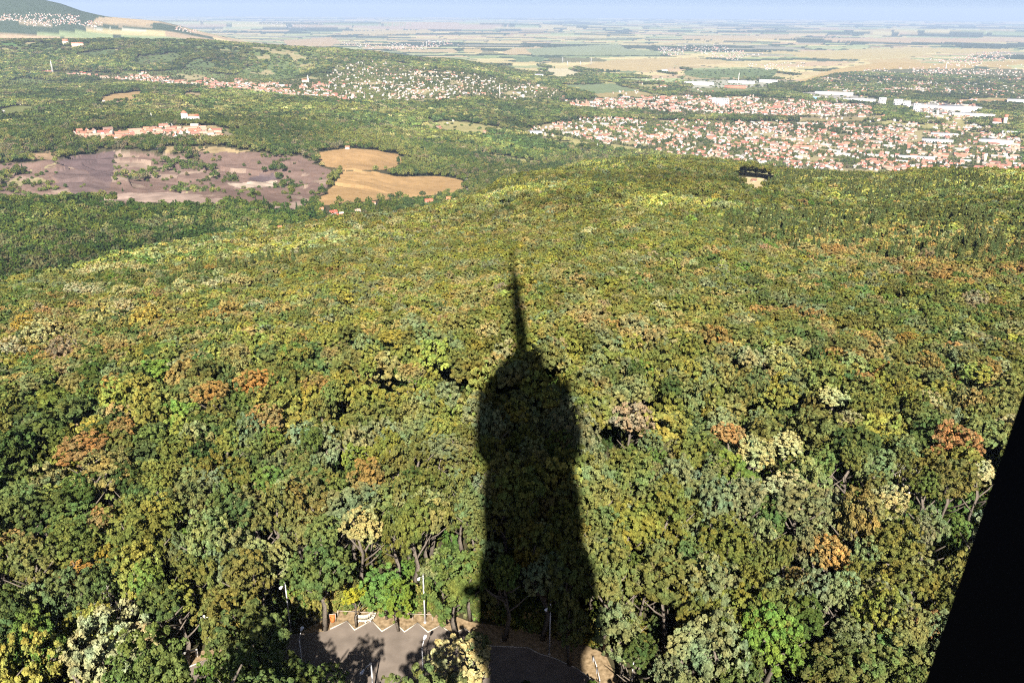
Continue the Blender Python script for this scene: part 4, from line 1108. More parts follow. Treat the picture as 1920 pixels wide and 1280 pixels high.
# ------------------------------------------------------------------ houses
def house_arrays(w, d, h, rh, ov=0.35):
    a, b = w / 2, d / 2
    wall = [(-a, -b, -1.5), (a, -b, -1.5), (a, b, -1.5), (-a, b, -1.5), (-a, -b, h), (a, -b, h), (a, b, h), (-a, b, h), (-a, 0, h + rh), (a, 0, h + rh)]
    wf = [(0, 1, 5, 4), (2, 3, 7, 6), (1, 2, 6, 9, 5), (3, 0, 4, 8, 7)]
    a2, b2 = a + ov, b + ov
    e = h - rh * ov / b + 0.12
    roof = [(-a2, -b2, e), (a2, -b2, e), (a2, 0, h + rh + 0.12), (-a2, 0, h + rh + 0.12), (a2, b2, e), (-a2, b2, e)]
    rf = [(0, 1, 2, 3), (3, 2, 4, 5)]
    return wall, wf, roof, rf

_w, _wf, _r, _rf = house_arrays(1, 1, 0.50, 0.46, 0.04)
_w = [(x, y, z if z > -1 else -0.3) for x, y, z in _w]
ME_HWALL = new_mesh("wall", _w, _wf, [M_WALLT]); ME_HROOF = new_mesh("roof", _r, _rf, [M_WALLT])
_b = MB(); _b.box((0, -0.503, 0.36), (0.12, 0.012, 0.2)); ME_HWIN = _b.mesh("window", [M_GLASS])
_b = MB(); _b.box((0.22, 0.16, 0.92), (0.09, 0.11, 0.4)); ME_CHIM = _b.mesh("chimney", [M_WALLT])

ROOFS = np.array([(0.33, 0.155, 0.105), (0.36, 0.18, 0.12), (0.28, 0.13, 0.10), (0.38, 0.25, 0.185), (0.24, 0.155, 0.125), (0.25, 0.22, 0.205), (0.42, 0.40, 0.375), (0.36, 0.11, 0.085)])
ROOF_N = ["orange-red", "orange", "dark red", "pale orange", "brown", "grey", "whitish", "bright red"]
WALLS = np.array([(0.50, 0.47, 0.41), (0.44, 0.38, 0.30), (0.56, 0.55, 0.53), (0.42, 0.34, 0.26), (0.46, 0.41, 0.36)])
ZONES = [  # outline in photo pixels, how many, roof weights, size, where
    ([(40, 137), (110, 136), (200, 140), (300, 145), (400, 152), (500, 157), (640, 160), (640, 190), (560, 185), (450, 172), (330, 163), (240, 155), (140, 143)], 620, (3, 3, 2, 3, 1, 1, 3, .4), 1.15, "in the long village under the wooded hills"),
    ([(138, 250), (190, 246), (280, 244), (330, 238), (400, 243), (440, 252), (435, 262), (330, 264), (280, 257), (230, 267), (142, 262)], 120, (4, 5, 2, 6, 1, 0, 0.6, .3), 1.25, "in the terraced settlement above the quarry"),
    ([(330, 195), (372, 191), (366, 204), (335, 206)], 22, (4, 3, 1, 2, 1, 0, 2, .3), 1.2, "in the hamlet behind the tall white plant"),
    ([(380, 194), (470, 196), (600, 196), (640, 205), (520, 206), (400, 204)], 36, (2, 2, 1, 2, 1, 1, 4, .3), 1.1, "scattered in the woods behind the plant"),
    ([(460, 250), (520, 243), (640, 247), (640, 272), (560, 272), (480, 268)], 60, (5, 3, 2, 2, 1, .5, 3, .3), 1.1, "among gardens right of the settlement"),
    ([(640, 247), (740, 241), (830, 239), (880, 246), (955, 243), (940, 252), (860, 262), (800, 280), (720, 273), (650, 275)], 95, (5, 3, 2, 2, 1, .5, 3, .3), 1.1, "among gardens behind the stubble fields"),
    ([(620, 108), (700, 112), (800, 127), (960, 150), (1050, 165), (1060, 185), (1000, 190), (900, 185), (800, 190), (700, 195), (640, 190), (620, 150)], 620, (1.5, 1, 1, 2, 1, 2, 6, .3), 1.0, "on the garden hillside in the middle"),
    ([(1035, 190), (1100, 187), (1280, 179), (1400, 184), (1550, 190), (1640, 200), (1640, 216), (1500, 220), (1280, 215), (1200, 207), (1080, 204)], 720, (5, 4, 2, 4, 1, .5, 2, .8), 1.3, "in the dense red-roofed quarter across the valley"),
    ([(980, 242), (1040, 231), (1100, 223), (1280, 227), (1450, 229), (1600, 229), (1700, 239), (1920, 264), (1925, 322), (1500, 318), (1380, 303), (1250, 290), (1180, 273), (1100, 263)], 1250, (5, 3, 3, 3, 1.4, .8, 2.6, .9), 1.15, "in the town just past the wooded ridge"),
    ([(1490, 160), (1560, 141), (1640, 132), (1750, 130), (1925, 131), (1925, 184), (1800, 178), (1650, 170), (1570, 172)], 1000, (4, 2, 2, 3, 2, 1, 5, .5), 1.05, "in the far hillside suburb"),
    ([(1660, 190), (1925, 190), (1925, 262), (1740, 240), (1650, 222)], 260, (3, 2, 1, 2, 1, 1, 5, .5), 1.2, "among the white halls at the town's right edge"),
    ([(1720, 106), (1900, 101), (1900, 116), (1810, 121), (1745, 114)], 240, (5, 4, 3, 3, 2, .5, 2, .4), 1.2, "in the far red village"),
    ([(1280, 88), (1350, 86), (1400, 96), (1420, 110), (1340, 110), (1285, 104)], 200, (3, 3, 2, 3, 2, 1, 4, .4), 1.2, "in the far village"),
    ([(735, 78), (800, 80), (855, 86), (845, 91), (745, 91)], 220, (2, 2, 1, 3, 2, 1, 5, .4), 1.3, "in the far village"),
    ([(640, 76), (700, 78), (735, 82), (700, 88), (650, 86)], 70, (2, 2, 1, 3, 2, 1, 5, .4), 1.2, "in the far village"),
    ([(0, 32), (120, 28), (190, 38), (180, 49), (60, 48), (0, 44)], 300, (3, 3, 2, 5, 3, 1, 3, .4), 1.0, "at the mountain's foot"),
    ([(320, 42), (380, 40), (450, 52), (430, 58), (340, 58)], 240, (3, 3, 2, 3, 3, 1, 3, .4), 1.0, "at the far hills"),
    ([(460, 42), (600, 44), (600, 50), (470, 48)], 90, (1, 1, 1, 3, 2, 1, 6, .4), 1.8, "on the far plain"),
    ([(1235, 90), (1280, 86), (1282, 100), (1245, 102)], 90, (3, 2, 1, 3, 2, 1, 5, .4), 1.2, "in the far village"),
    ([(1050, 140), (1280, 150), (1280, 172), (1200, 166)], 30, (2, 2, 1, 2, 1, 1, 3, .4), 1.2, "scattered over the scrub"),
    ([(1390, 120), (1500, 120), (1520, 130), (1420, 132)], 60, (3, 2, 1, 2, 1, 1, 5, .4), 1.1, "along the far road"),
    ([(0, 190), (300, 185), (640, 195), (1000, 200), (1000, 235), (640, 240), (440, 236), (0, 240)], 110, (3, 2, 2, 2, 1, 1, 4, .4), 1.0, "scattered in the woods of the middle distance"),
    ([(1000, 185), (1280, 165), (1480, 160), (1640, 185), (1640, 230), (1280, 228), (1050, 225)], 200, (3, 2, 2, 2, 1, 1, 4, .4), 1.05, "scattered between the town's quarters"),
    ([(1660, 120), (1925, 118), (1925, 262), (1660, 240)], 260, (3, 2, 2, 2, 1, 1, 4, .4), 1.05, "scattered among trees at the town's right edge"),
]
HS = []     # x, y, z, rz, w, d, h, roof index, wall rgb, zone
occupied = set()
hr = np.random.default_rng(55)
for zi, (poly, n, rw, size, where) in enumerate(ZONES):
    if n == 0: continue
    n = int(n * 1.0); size *= 0.76
    xs = [p[0] for p in poly]; ys = [p[1] for p in poly]
    cand = np.stack([hr.uniform(min(xs) - 22, max(xs) + 22, n * 8), hr.uniform(min(ys) - 7, max(ys) + 7, n * 8)], 1)
    jx_ = cand[:, 0] + 44 * (vnoise(cand[:, 0] / 26, cand[:, 1] / 9, 90 + zi) - 0.5); jy_ = cand[:, 1] + 15 * (vnoise(cand[:, 0] / 30, cand[:, 1] / 10, 190 + zi) - 0.5)
    cand = cand[in_poly(jx_, jy_, poly)][:n * 3]
    P = at_px(cand[:, 0], cand[:, 1], 2.0)
    P = P[np.isfinite(P).all(1)]
    rw = np.array(rw, float) / sum(rw)
    P = P[vnoise(P[:, 0] / 120, P[:, 1] / 120, 89) * 0.8 + hr.random(len(P)) * 0.5 > 0.42]
    got = 0
    for p in P:
        if got >= n: break
        th = 0.5 * math.floor(4 * float(vnoise(np.array([p[0] / 700]), np.array([p[1] / 700]), 88)[0])) + 0.15 * zi
        c, s = math.cos(th), math.sin(th)
        u = p[0] * c + p[1] * s; v = -p[0] * s + p[1] * c
        rowk = round(v / 44); side = 1 if v > rowk * 44 else -1
        if zi not in (3, 19, 21, 22, 23): v = rowk * 44 + side * 11 + hr.normal(0, 1.2); u = round(u / 15) * 15 + hr.normal(0, 1.5)
        key = (round(u / 13), round(v / 13), zi)
        if key in occupied: continue
        occupied.add(key)
        x, y = u * c - v * s, u * s + v * c
        rz = th + (math.pi / 2 if hr.random() < 0.35 else 0) + hr.normal(0, 0.06)
        w = hr.uniform(9, 15) * size; d = hr.uniform(7.5, 10.5) * size; h = hr.uniform(7.5, 11) * size
        if hr.random() < (0.4 if zi in (7, 1) else 0.18): w *= hr.uniform(1.6, 2.6)
        ri = hr.choice(len(ROOFS), p=rw)
        if zi in (7, 8, 10, 22, 23) and hr.random() < 0.05: w, d, h, ri = hr.uniform(24, 46), hr.uniform(12, 18), 7.0, 6
        HS.append((x, y, 0, rz, w, d, h, ri, WALLS[hr.integers(0, len(WALLS))], zi)); got += 1
hx = np.array([h[0] for h in HS]); hy = np.array([h[1] for h in HS]); hz = terrain(hx, hy)
hvis = visible(hx, hy, hz + 7); hpx, hpy = project(hx, hy, hz)
hs_ = np.array([h[4] for h in HS]) / np.hypot(hx, hy) * hvis * ((hpx > 3) & (hpx < 1917))
big = set(np.argsort(-hs_)[:270 - len(NEAR_HOUSES)].tolist())

def make_house(x, y, z, rz, w, d, h, roof, wall, detail=False):
    o = link("house", None, loc=(x, y, z), rz=rz)
    a = link("wall", ME_HWALL, o, scale=(w, d, h)); a["tint"] = [float(q) for q in wall]
    b = link("roof", ME_HROOF, o, scale=(w, d, h)); b["tint"] = [float(q) for q in roof]
    if detail:
        for sx in (-0.3, 0.0, 0.3): link("window", ME_HWIN, a, (sx, 0, 0))
        c = link("chimney", ME_CHIM, b); c["tint"] = [0.5, 0.3, 0.22]
    return o
for k in sorted(big):
    x, y, _, rz, w, d, h, ri, wall, zi = HS[k]
    o = make_house(x, y, hz[k], rz, w, d, h, ROOFS[ri] * hr.uniform(0.85, 1.15), wall)
    tag(o, "small pale-walled house with %s roof %s" % (ROOF_N[ri], ZONES[zi][4]), "house", "%s-roofed houses %s" % (ROOF_N[ri], ZONES[zi][4]))
for (x, y, z, rz, w, d, h, roof, wall, lab) in NEAR_HOUSES:
    tag(make_house(x, y, z, rz, w, d, h, roof, wall, True), lab, "house")

V = []; Fc = []; C = []; off = 0
for k, (x, y, _, rz, w, d, h, ri, wall, zi) in enumerate(HS):
    if k in big: continue
    wv, wf, rv_, rf = _w, _wf, _r, _rf
    vv = np.array(wv + rv_) * np.array([w, d, h])
    c, s = math.cos(rz), math.sin(rz)
    V.append(np.stack([vv[:, 0] * c - vv[:, 1] * s + x, vv[:, 0] * s + vv[:, 1] * c + y, vv[:, 2] + hz[k]], 1))
    Fc += [tuple(i + off for i in f) for f in wf] + [tuple(i + off + len(wv) for i in f) for f in rf]
    C.append(np.concatenate([np.tile(wall, (len(wv), 1)), np.tile(ROOFS[ri] * hr.uniform(0.85, 1.15), (len(rv_), 1))]))
    off += len(vv)
o = kind(link("distant_houses", new_mesh("distant_houses", np.concatenate(V), Fc, [M_HOUSE], False, {"col": np.concatenate(C)})), "stuff")
o['label'] = "countless small red-roofed and white houses of the far town and villages"

# ------------------------------------------------------------------ larger buildings, each at the ground point its photo position looks at
M_BWALL = mat("white_render", (0.78, 0.77, 0.75), 0.8, 0.15, 0.06, 0.2)
M_CREAM = mat("cream_render", (0.70, 0.60, 0.44), 0.85, 0.1, 0.08, 0.2)
M_BRICKR = mat("red_brick", (0.42, 0.17, 0.11), 0.9, 0.05, 0.15, 0.3)
M_TILE = mat("red_tiles", (0.44, 0.17, 0.11), 0.9, 0.05, 0.15, 0.5)
M_GREYR = mat("grey_roofing", (0.56, 0.55, 0.54), 0.8, 0.15, 0.1, 0.1)
M_WIN = mat("window_glass", (0.03, 0.035, 0.05), 0.25, 0.5)
M_BLUE = mat("blue_sheeting", (0.15, 0.32, 0.5), 0.7, 0.2, 0.1, 0.3)

def spot(px, py):
    p = at_px(px, py, 0.5)[0]
    z = float(terrain(p[0], p[1]))
    return p[0], p[1], z, np.linalg.norm(p - C_O) / F_PX      # last: metres per photo pixel

def facing(x, y):
    return -math.atan2(x, y)

def slab_block(name, px, py, wpx, hpx_, dpx, wall, label, cat, roof=M_GREYR, turn=0.0, rows=0, cols=0, pitched=0.0, roofname="roof"):
    """A block of flats or hall: wall, roof and window bands as parts; local +Y points away from the camera."""
    x, y, z, k = spot(px, py)
    w, h, d = wpx * k, hpx_ * k, dpx * k
    o = link(name, None, loc=(x, y, z), rz=facing(x, y) + turn)
    b = MB(); b.box((0, d / 2, h / 2 - 2), (w, d, h + 4)); link("wall", b.mesh("wall", [wall]), o)
    b = MB()
    if pitched:
        ph = pitched * d
        b.add([(-w / 2 - .6, -.6, h), (w / 2 + .6, -.6, h), (w / 2 + .6, d + .6, h), (-w / 2 - .6, d + .6, h), (-w / 2, d / 2, h + ph), (w / 2, d / 2, h + ph)], [(0, 1, 5, 4), (2, 3, 4, 5), (1, 2, 5), (3, 0, 4), (3, 2, 1, 0)])
    else:
        b.box((0, d / 2, h + 0.3), (w + 0.5, d + 0.5, 0.55))
    link(roofname, b.mesh(roofname, [roof]), o)
    for r in range(rows):
        for c in range(cols):
            b = MB(); b.box((w * ((c + 0.5) / cols - 0.5), -0.12, h * (r + 0.55) / (rows + 0.15)), (w / cols * 0.55, 0.3, h / (rows + 0.15) * 0.5))
            link("window", b.mesh("window", [M_WIN]), o)
    return tag(o, label, cat)

# the plant with its winding tower above the quarry settlement
x, y, z, k = spot(356, 232)
pl = link("plant_building", None, loc=(x, y, z), rz=facing(x, y) + 0.12)
b = MB(); b.box((-12 * k * 0.55, 5 * k, 8.5 * k), (9.5 * k, 9 * k, 19 * k)); link("tower_wall", b.mesh("tower_wall", [M_BWALL]), pl)
b = MB(); a_, c_ = 5.2 * k, 5 * k; cx, cy, cz = -12 * k * 0.55, 5 * k, 18 * k
b.add([(cx - a_, cy - c_, cz), (cx + a_, cy - c_, cz), (cx + a_, cy + c_, cz), (cx - a_, cy + c_, cz), (cx - 1 * k, cy, cz + 3.6 * k), (cx + 1 * k, cy, cz + 3.6 * k)], [(0, 1, 5, 4), (1, 2, 5), (2, 3, 4, 5), (3, 0, 4), (3, 2, 1, 0)])
link("tower_roof", b.mesh("tower_roof", [M_TILE]), pl)
for r in range(3):
    for c in range(2):
        b = MB(); b.box((cx + (c - 0.1) * 2.9 * k - 0.1 * k, 0.42 * k, (4 + 3.1 * r) * k), (1.3 * k, 0.3 * k, 1.2 * k)); link("window", b.mesh("window", [M_WIN]), pl)
b = MB(); b.box((8 * k, 6 * k, 5.5 * k), (17 * k, 11 * k, 12 * k)); link("hall_wall", b.mesh("hall_wall", [M_BWALL]), pl)
b = MB(); b.add([(-0.5 * k, 0.2 * k, 11.5 * k), (16.8 * k, 0.2 * k, 11.5 * k), (16.8 * k, 12 * k, 11.5 * k), (-0.5 * k, 12 * k, 11.5 * k), (-0.5 * k, 6 * k, 15 * k), (16.8 * k, 6 * k, 15 * k)], [(0, 1, 5, 4), (2, 3, 4, 5), (1, 2, 5), (3, 0, 4), (3, 2, 1, 0)])
link("hall_roof", b.mesh("hall_roof", [M_TILE]), pl)
for c in range(4):
    b = MB(); b.box((2 * k + c * 3.4 * k, 0.3 * k, 3.0 * k), (1.4 * k, 0.5 * k, 2.2 * k)); link("window", b.mesh("window", [M_WIN]), pl)
tag(pl, "tall white plant with square tower and red-roofed hall above the settlement", "building")
slab_block("factory_hall", 302, 236, 36, 4.5, 14, M_BWALL, "low white flat-roofed plant sheds beside the square-towered building", "building", turn=-0.1, rows=1, cols=6)
slab_block("factory_hall", 298, 279, 13, 5, 9, M_BWALL, "single white shed between the settlement and the quarry rim", "building", turn=0.1)
slab_block("factory_hall", 60, 137, 16, 2.5, 6, M_BWALL, "long low white hall at the left end of the village", "building")
slab_block("factory_hall", 78, 139, 16, 2.5, 6, M_BWALL, "second low white hall nearer the lattice mast", "building")
slab_block("castle_building", 124, 86, 8, 7, 6, M_CREAM, "cream hilltop manor block with higher middle on the wooded hill", "building", roof=M_TILE, pitched=0.5)
slab_block("castle_building", 146, 87, 17, 4, 6, M_CREAM, "long cream hilltop building next to the manor block", "building", roof=M_TILE, pitched=0.3)
slab_block("apartment_block", 1353, 199, 22, 13, 9, M_BWALL, "widest bright white slab of flats in the red-roofed quarter", "building", rows=4, cols=6)
slab_block("apartment_block", 1338, 196, 6, 11, 7, M_BWALL, "narrow white tower of flats touching the widest slab's left side", "building", rows=4, cols=2)
slab_block("apartment_block", 1653, 199, 11, 13, 8, M_BWALL, "first of the four white towers of flats, furthest from the mall", "building", rows=5, cols=3)
slab_block("apartment_block", 1681, 202, 12, 13, 9, M_BWALL, "second of the four white towers of flats", "building", rows=5, cols=3, turn=-0.25)
slab_block("apartment_block", 1699, 203, 11, 11, 9, M_BWALL, "third of the four white towers of flats", "building", rows=4, cols=3)
slab_block("apartment_block", 1718, 211, 10, 14, 7, M_BWALL, "nearest of the four white towers of flats, standing lowest", "building", rows=5, cols=3, turn=0.25)
slab_block("mall_building", 1790, 208, 60, 5, 40, M_BWALL, "very long white mall hall behind the four towers of flats", "building", turn=-0.25)
slab_block("mall_building", 1740, 203, 44, 4, 18, M_BWALL, "lower white hall joining the mall to the towers of flats", "building")
slab_block("church", 1872, 236, 18, 6, 9, M_BWALL, "red-roofed church nave next to its pale square tower at the town's edge", "building", roof=M_TILE, pitched=0.6)
slab_block("church_tower", 1883, 236, 5, 13, 5, M_CREAM, "pale square church tower beside the red-roofed nave", "tower", roof=M_TILE, pitched=0.8)
slab_block("brick_factory", 1378, 166, 36, 4, 14, M_BRICKR, "long red brick works hall among white sheds", "building", roof=M_BRICKR)
slab_block("office_tower", 1450, 320, 1, 1, 1, M_BWALL, "x", "x") if False else None
slab_block("water_tower", 1881, 302, 1, 1, 1, M_BWALL, "x", "x") if False else None
slab_block("chimney_tower", 1846, 304, 4, 13, 4, M_CREAM, "slim pale tower rising over roofs behind the ridge", "tower", rows=0)
slab_block("chimney_tower", 981, 186, 3.5, 8, 3, M_BWALL, "slim white tower at the foot of the garden hillside", "tower")
slab_block("warehouse", 1757, 268, 46, 4, 22, M_BWALL, "stepped white school-like block with rows of flat roofs, front part", "building", rows=1, cols=12)
slab_block("warehouse", 1770, 256, 40, 4, 16, M_BWALL, "stepped white school-like block with rows of flat roofs, rear part", "building", rows=1, cols=10)
slab_block("warehouse", 1863, 270, 44, 5, 24, M_BWALL, "big pale hall right of the stepped white block", "building", turn=-0.2)
slab_block("warehouse", 1905, 196, 26, 7, 16, M_BWALL, "white hall with dark front cut by the picture's right margin", "building")
slab_block("warehouse", 1830, 219, 70, 4, 18, M_BWALL, "long white shed below the mall", "building", turn=0.05)
slab_block("warehouse", 1905, 254, 40, 5, 18, M_BWALL, "white shed below the church at the right margin", "building")
slab_block("warehouse", 1715, 298, 60, 4, 10, M_GREYR, "long grey-white terrace of halls over the ridge", "building", turn=0.1)
slab_block("warehouse", 1730, 224, 34, 4, 14, M_BWALL, "white hall under the nearest tower of flats", "building")
slab_block("warehouse", 1562, 178, 60, 4, 16, M_BWALL, "white industrial hall nearest the blue shed", "building", turn=-0.15)
slab_block("warehouse", 1528, 186, 16, 4, 10, M_BLUE, "small blue-sheeted industrial shed", "building")
slab_block("warehouse", 1610, 190, 50, 3.5, 14, M_GREYR, "grey-white industrial hall behind the flats", "building", turn=-0.1)
slab_block("warehouse", 1310, 160, 50, 5, 16, M_BWALL, "white sheds at the works' left end", "building", turn=0.05)
slab_block("warehouse", 1390, 157, 44, 4, 14, M_BWALL, "white sheds behind the red brick hall", "building")
slab_block("warehouse", 1440, 155, 30, 4, 12, M_BWALL, "white sheds right of the red brick hall", "building")
slab_block("warehouse", 1000, 252, 34, 4, 22, M_BWALL, "flat white hall at the near left corner of the town", "building", turn=0.3)
slab_block("warehouse", 1022, 262, 26, 4, 14, M_BWALL, "lower white hall by the near left corner of the town", "building", turn=0.3)
slab_block("warehouse", 1245, 136, 12, 4, 8, M_BWALL, "white farm shed among dark trees on the plain", "building")
slab_block("warehouse", 1010, 143, 16, 3, 10, M_BWALL, "white shed by the bare quarry strip on the plain", "building")

# village church with a spire
x, y, z, k = spot(578, 155)
ch = link("spire_church", None, loc=(x, y, z), rz=facing(x, y))
b = MB(); b.box((-6 * k, 3 * k, 1.6 * k), (9 * k, 5 * k, 4 * k)); link("nave_wall", b.mesh("nave_wall", [M_CREAM]), ch)
b = MB(); b.add([(-10.6 * k, .3 * k, 3.6 * k), (-1.4 * k, .3 * k, 3.6 * k), (-1.4 * k, 5.7 * k, 3.6 * k), (-10.6 * k, 5.7 * k, 3.6 * k), (-10.6 * k, 3 * k, 6 * k), (-1.4 * k, 3 * k, 6 * k)], [(0, 1, 5, 4), (2, 3, 4, 5), (1, 2, 5), (3, 0, 4)]); link("nave_roof", b.mesh("nave_roof", [M_TILE]), ch)
b = MB(); b.box((0, 3 * k, 3 * k), (2.8 * k, 2.8 * k, 7 * k)); link("bell_tower", b.mesh("bell_tower", [M_BWALL]), ch)
b = MB(); b.lathe([(6.5 * k, 2.0 * k), (9 * k, 0.9 * k), (13 * k, 0.1 * k)], (0, 3 * k), 4); link("spire", b.mesh("spire", [M_GREYR]), ch)
tag(ch, "village church with thin pale spire under the wooded hill", "church")

# masts
def mast(px, py, toppx, label, w=1.2, m=M_WHITE, name="lattice_mast"):
    x, y, z, k = spot(px, py)
    h = (py - toppx) * k
    o = link(name, None, loc=(x, y, z))
    b = MB()
    for sx, sy in ((-1, -1), (1, -1), (1, 1), (-1, 1)):
        b.tube([(sx * w * k * 0.5, sy * w * k * 0.5, -1), (sx * w * k * 0.12, sy * w * k * 0.12, h)], 0.16 * k, 6)
    n = 9
    for i in range(n):
        f0, f1 = i / n, (i + 1) / n
        a0 = w * k * (0.5 - 0.38 * f0); a1 = w * k * (0.5 - 0.38 * f1)
        for (p, q) in (((-1, -1), (1, -1)), ((1, -1), (1, 1)), ((1, 1), (-1, 1)), ((-1, 1), (-1, -1))):
            b.tube([(p[0] * a0, p[1] * a0, f0 * h), (q[0] * a1, q[1] * a1, f1 * h)], 0.09 * k, 5)
    link("lattice", b.mesh("lattice", [m]), o)
    b = MB(); b.tube([(0, 0, h * 0.98), (0, 0, h * 1.12)], 0.15 * k, 6); link("aerial", b.mesh("aerial", [m]), o)
    return tag(o, label, "mast")
mast(99, 137, 119, "white lattice mast over the left end of the village", 2.2)
mast(285, 226, 214, "thin mast in the woods left of the tall white plant")
mast(937, 188, 162, "tall pale lattice mast at the foot of the garden hillside", 1.6)
mast(1384, 157, 140, "lattice mast behind the red brick works")
mast(1773, 130, 122, "single pale column mast on the far suburb's rim", 1.4)
mast(1120, 283, 270, "grey column with wide top at the near edge of the town", 1.4, M_STEEL)
for i, (a, c, t) in enumerate(((1055, 118, 109), (1064, 124, 116), (1088, 122, 116), (1108, 122, 111))):
    mast(a, c, t, "power pylon number %s in the line across the tan field" % ("one", "two", "three", "four")[i], 1.0, M_STEEL, "power_pylon")

# huts and table roof in the clearing on the ridge
for (a, c, wpx, roof, lab) in ((1380, 337, 7, (0.62, 0.58, 0.52), "pale-roofed hut at the left end of the ridge clearing"), (1413, 340, 9, (0.20, 0.10, 0.07), "brown shelter roof in the middle of the ridge clearing"), (1434, 341, 6, (0.5, 0.48, 0.46), "grey hut at the right end of the ridge clearing")):
    x, y, z, k = spot(a, c)
    tag(make_house(x, y, z, facing(x, y) + 0.3, wpx * k, wpx * k * 0.7, wpx * k * 0.55, roof, (0.4, 0.3, 0.22), True), lab, "hut")

# ------------------------------------------------------------------ lamp posts
def up_at(px_base, py_base, px_top, py_top, z0=0.0):
    """Base point on flat ground and the height at which the pole's top is seen."""
    x, y = g0(px_base, py_base, z0)
    D = math.hypot(x, y)
    d = pix_dir(px_top, py_top)
    h = CAM_H + d[2] / math.hypot(d[0], d[1]) * D
    return x, y, h

def lamp(base, top, style, label, rad=0.11, side=1, z0=0.0, pole_m=M_STEEL):
    x, y, h = up_at(*base, *top, z0)
    o = link("lamp_post", None, loc=(x, y, z0))
    b = MB(); rad *= 0.72; b.tube([(0, 0, -0.3), (0, 0, h - z0)], [rad * 1.35, rad * 0.8], 12); link("pole", b.mesh("pole", [pole_m], True), o)
    b = MB(); b.box((0, 0, 0.12), (rad * 3.6, rad * 3.6, 0.26)); link("base", b.mesh("base", [M_CONC]), o)
    H = h - z0
    if style == "side":     # a short bracket with a drop-shaped head
        b = MB(); b.tube([(0, 0, H - 0.35), (side * 0.35, -0.1, H - 0.45)], 0.045, 8); link("bracket", b.mesh("bracket", [M_STEEL]), o)
        hx, hy, hz_, ln, ang = side * 0.55, -0.15, H - 0.62, 0.62, 0.5
        b = MB(); b.tube([(0, 0, H - 0.2), (0, 0, H + 0.16)], [rad * 0.95, rad * 0.6], 10); link("cap", b.mesh("cap", [M_STEEL]), o)
    elif style == "bend":   # the pole kinks and carries the head at its end
        b = MB(); b.tube([(0, 0, H - 0.02), (side * 0.22, 0.18, H + 0.85)], [rad * 0.8, rad * 0.6], 10); link("arm", b.mesh("arm", [pole_m], True), o)
        hx, hy, hz_, ln, ang = side * 0.36, 0.30, H + 1.28, 0.72, -0.9
    elif style == "drop":   # arm folded towards the camera, head hanging
        b = MB(); b.tube([(0, 0, H - 0.02), (side * 0.55, -0.75, H - 0.10)], [rad * 0.8, rad * 0.6], 10); link("arm", b.mesh("arm", [pole_m], True), o)
        hx, hy, hz_, ln, ang = side * 0.85, -1.25, H - 0.22, 0.9, 0.1
    else:                   # square: level arm to one side
        b = MB(); b.tube([(0, 0, H - 0.08), (side * 1.0, 0, H - 0.08)], 0.09, 10); link("arm", b.mesh("arm", [pole_m]), o)
        hx, hy, hz_, ln, ang = side * 1.42, 0, H - 0.1, 0.85, 0.0
    b = MB()
    n = 10
    prof = [(-0.5, 0.03), (-0.42, 0.10), (-0.2, 0.145), (0.1, 0.19), (0.35, 0.20), (0.47, 0.13), (0.5, 0.03)]
    if style in ("square",): pts = [(hx - side * -t * ln * -1, hy, hz_) for t, _r in prof]
    elif style == "bend": pts = [(hx + side * t * ln * 0.35, hy + t * ln * 0.55, hz_ + t * ln * 0.65) for t, _r in prof]
    elif style == "drop": pts = [(hx + side * t * ln * 0.35, hy - t * ln * 0.9, hz_ - t * ln * 0.15) for t, _r in prof]
    else: pts = [(hx + side * t * ln * 0.55, hy - t * ln * 0.35, hz_ - t * ln * 0.55) for t, _r in prof]
    b.tube(pts, [r for _t, r in prof], 12)
    hd = link("lamp_head", b.mesh("lamp_head", [M_LAMP], True), o)
    c = pts[3]
    b = MB(); b.tube([(c[0], c[1], c[2] - 0.16), (c[0], c[1], c[2] - 0.235)], [0.12, 0.09], 10)
    link("glass", b.mesh("glass", [M_GLASS]), hd)
    return tag(o, label, "lamp post")
lamp((320, 1246), (295, 1150), "side", "stout pale lamp post left of the lot, next to the white barrier", 0.17, 1, pole_m=M_CONC)
lamp((545, 1182), (536, 1092), "side", "slim lamp post in deep shade left of the lot", 0.10, -1)
lamp((797, 1167), (792, 1076), "side", "tall lamp post rising from the dry verge behind the kerb zigzag", 0.13, -1)
lamp((1030, 1227), (1029, 1133), "side", "lamp post standing inside the tower's shadow", 0.12, -1)
lamp((569, 1268), (562, 1197), "bend", "bent-armed lamp post at the lot's shaded left side", 0.11, 1)
lamp((794, 1274), (791, 1213), "bend", "bent-armed lamp post in the tree shade right of the lot's middle", 0.11, 1)
lamp((700, 1300), (695, 1242), "drop", "lamp post at the lot's near edge with hanging white head", 0.12, -1)
lamp((1183, 1305), (1191, 1237), "square", "lamp post with level square arm beside the road", 0.12, -1)

# leaning posts
x, y, h = up_at(392, 1212, 388, 1150)
o = link("wooden_pole", None, loc=(x, y, 0)); b = MB(); b.tube([(0, 0, -0.3), (0, 0, h)], [0.2, 0.14], 10); link("shaft", b.mesh("shaft", [M_CONC], True), o)
b = MB(); b.tube([(-0.5, 0, h - 0.5), (0.8, 0.1, h - 0.45)], 0.05, 8); link("crossarm", b.mesh("crossarm", [M_STEEL]), o)
tag(o, "pale pole half hidden by crowns between barrier and lot", "pole")
x, y, h = up_at(288, 1266, 281, 1248)
o = link("marker_post", None, loc=(x, y, 0)); b = MB(); b.tube([(0, 0, -0.2), (0, 0, h)], [0.16, 0.14], 8); link("post", b.mesh("post", [M_CONC]), o)
b = MB(); b.lathe([(h, 0.15), (h + 0.06, 0.05)], n=8); link("cap", b.mesh("cap", [M_CONC]), o)
tag(o, "short concrete stump on the verge below the cream-leaved tree", "post")

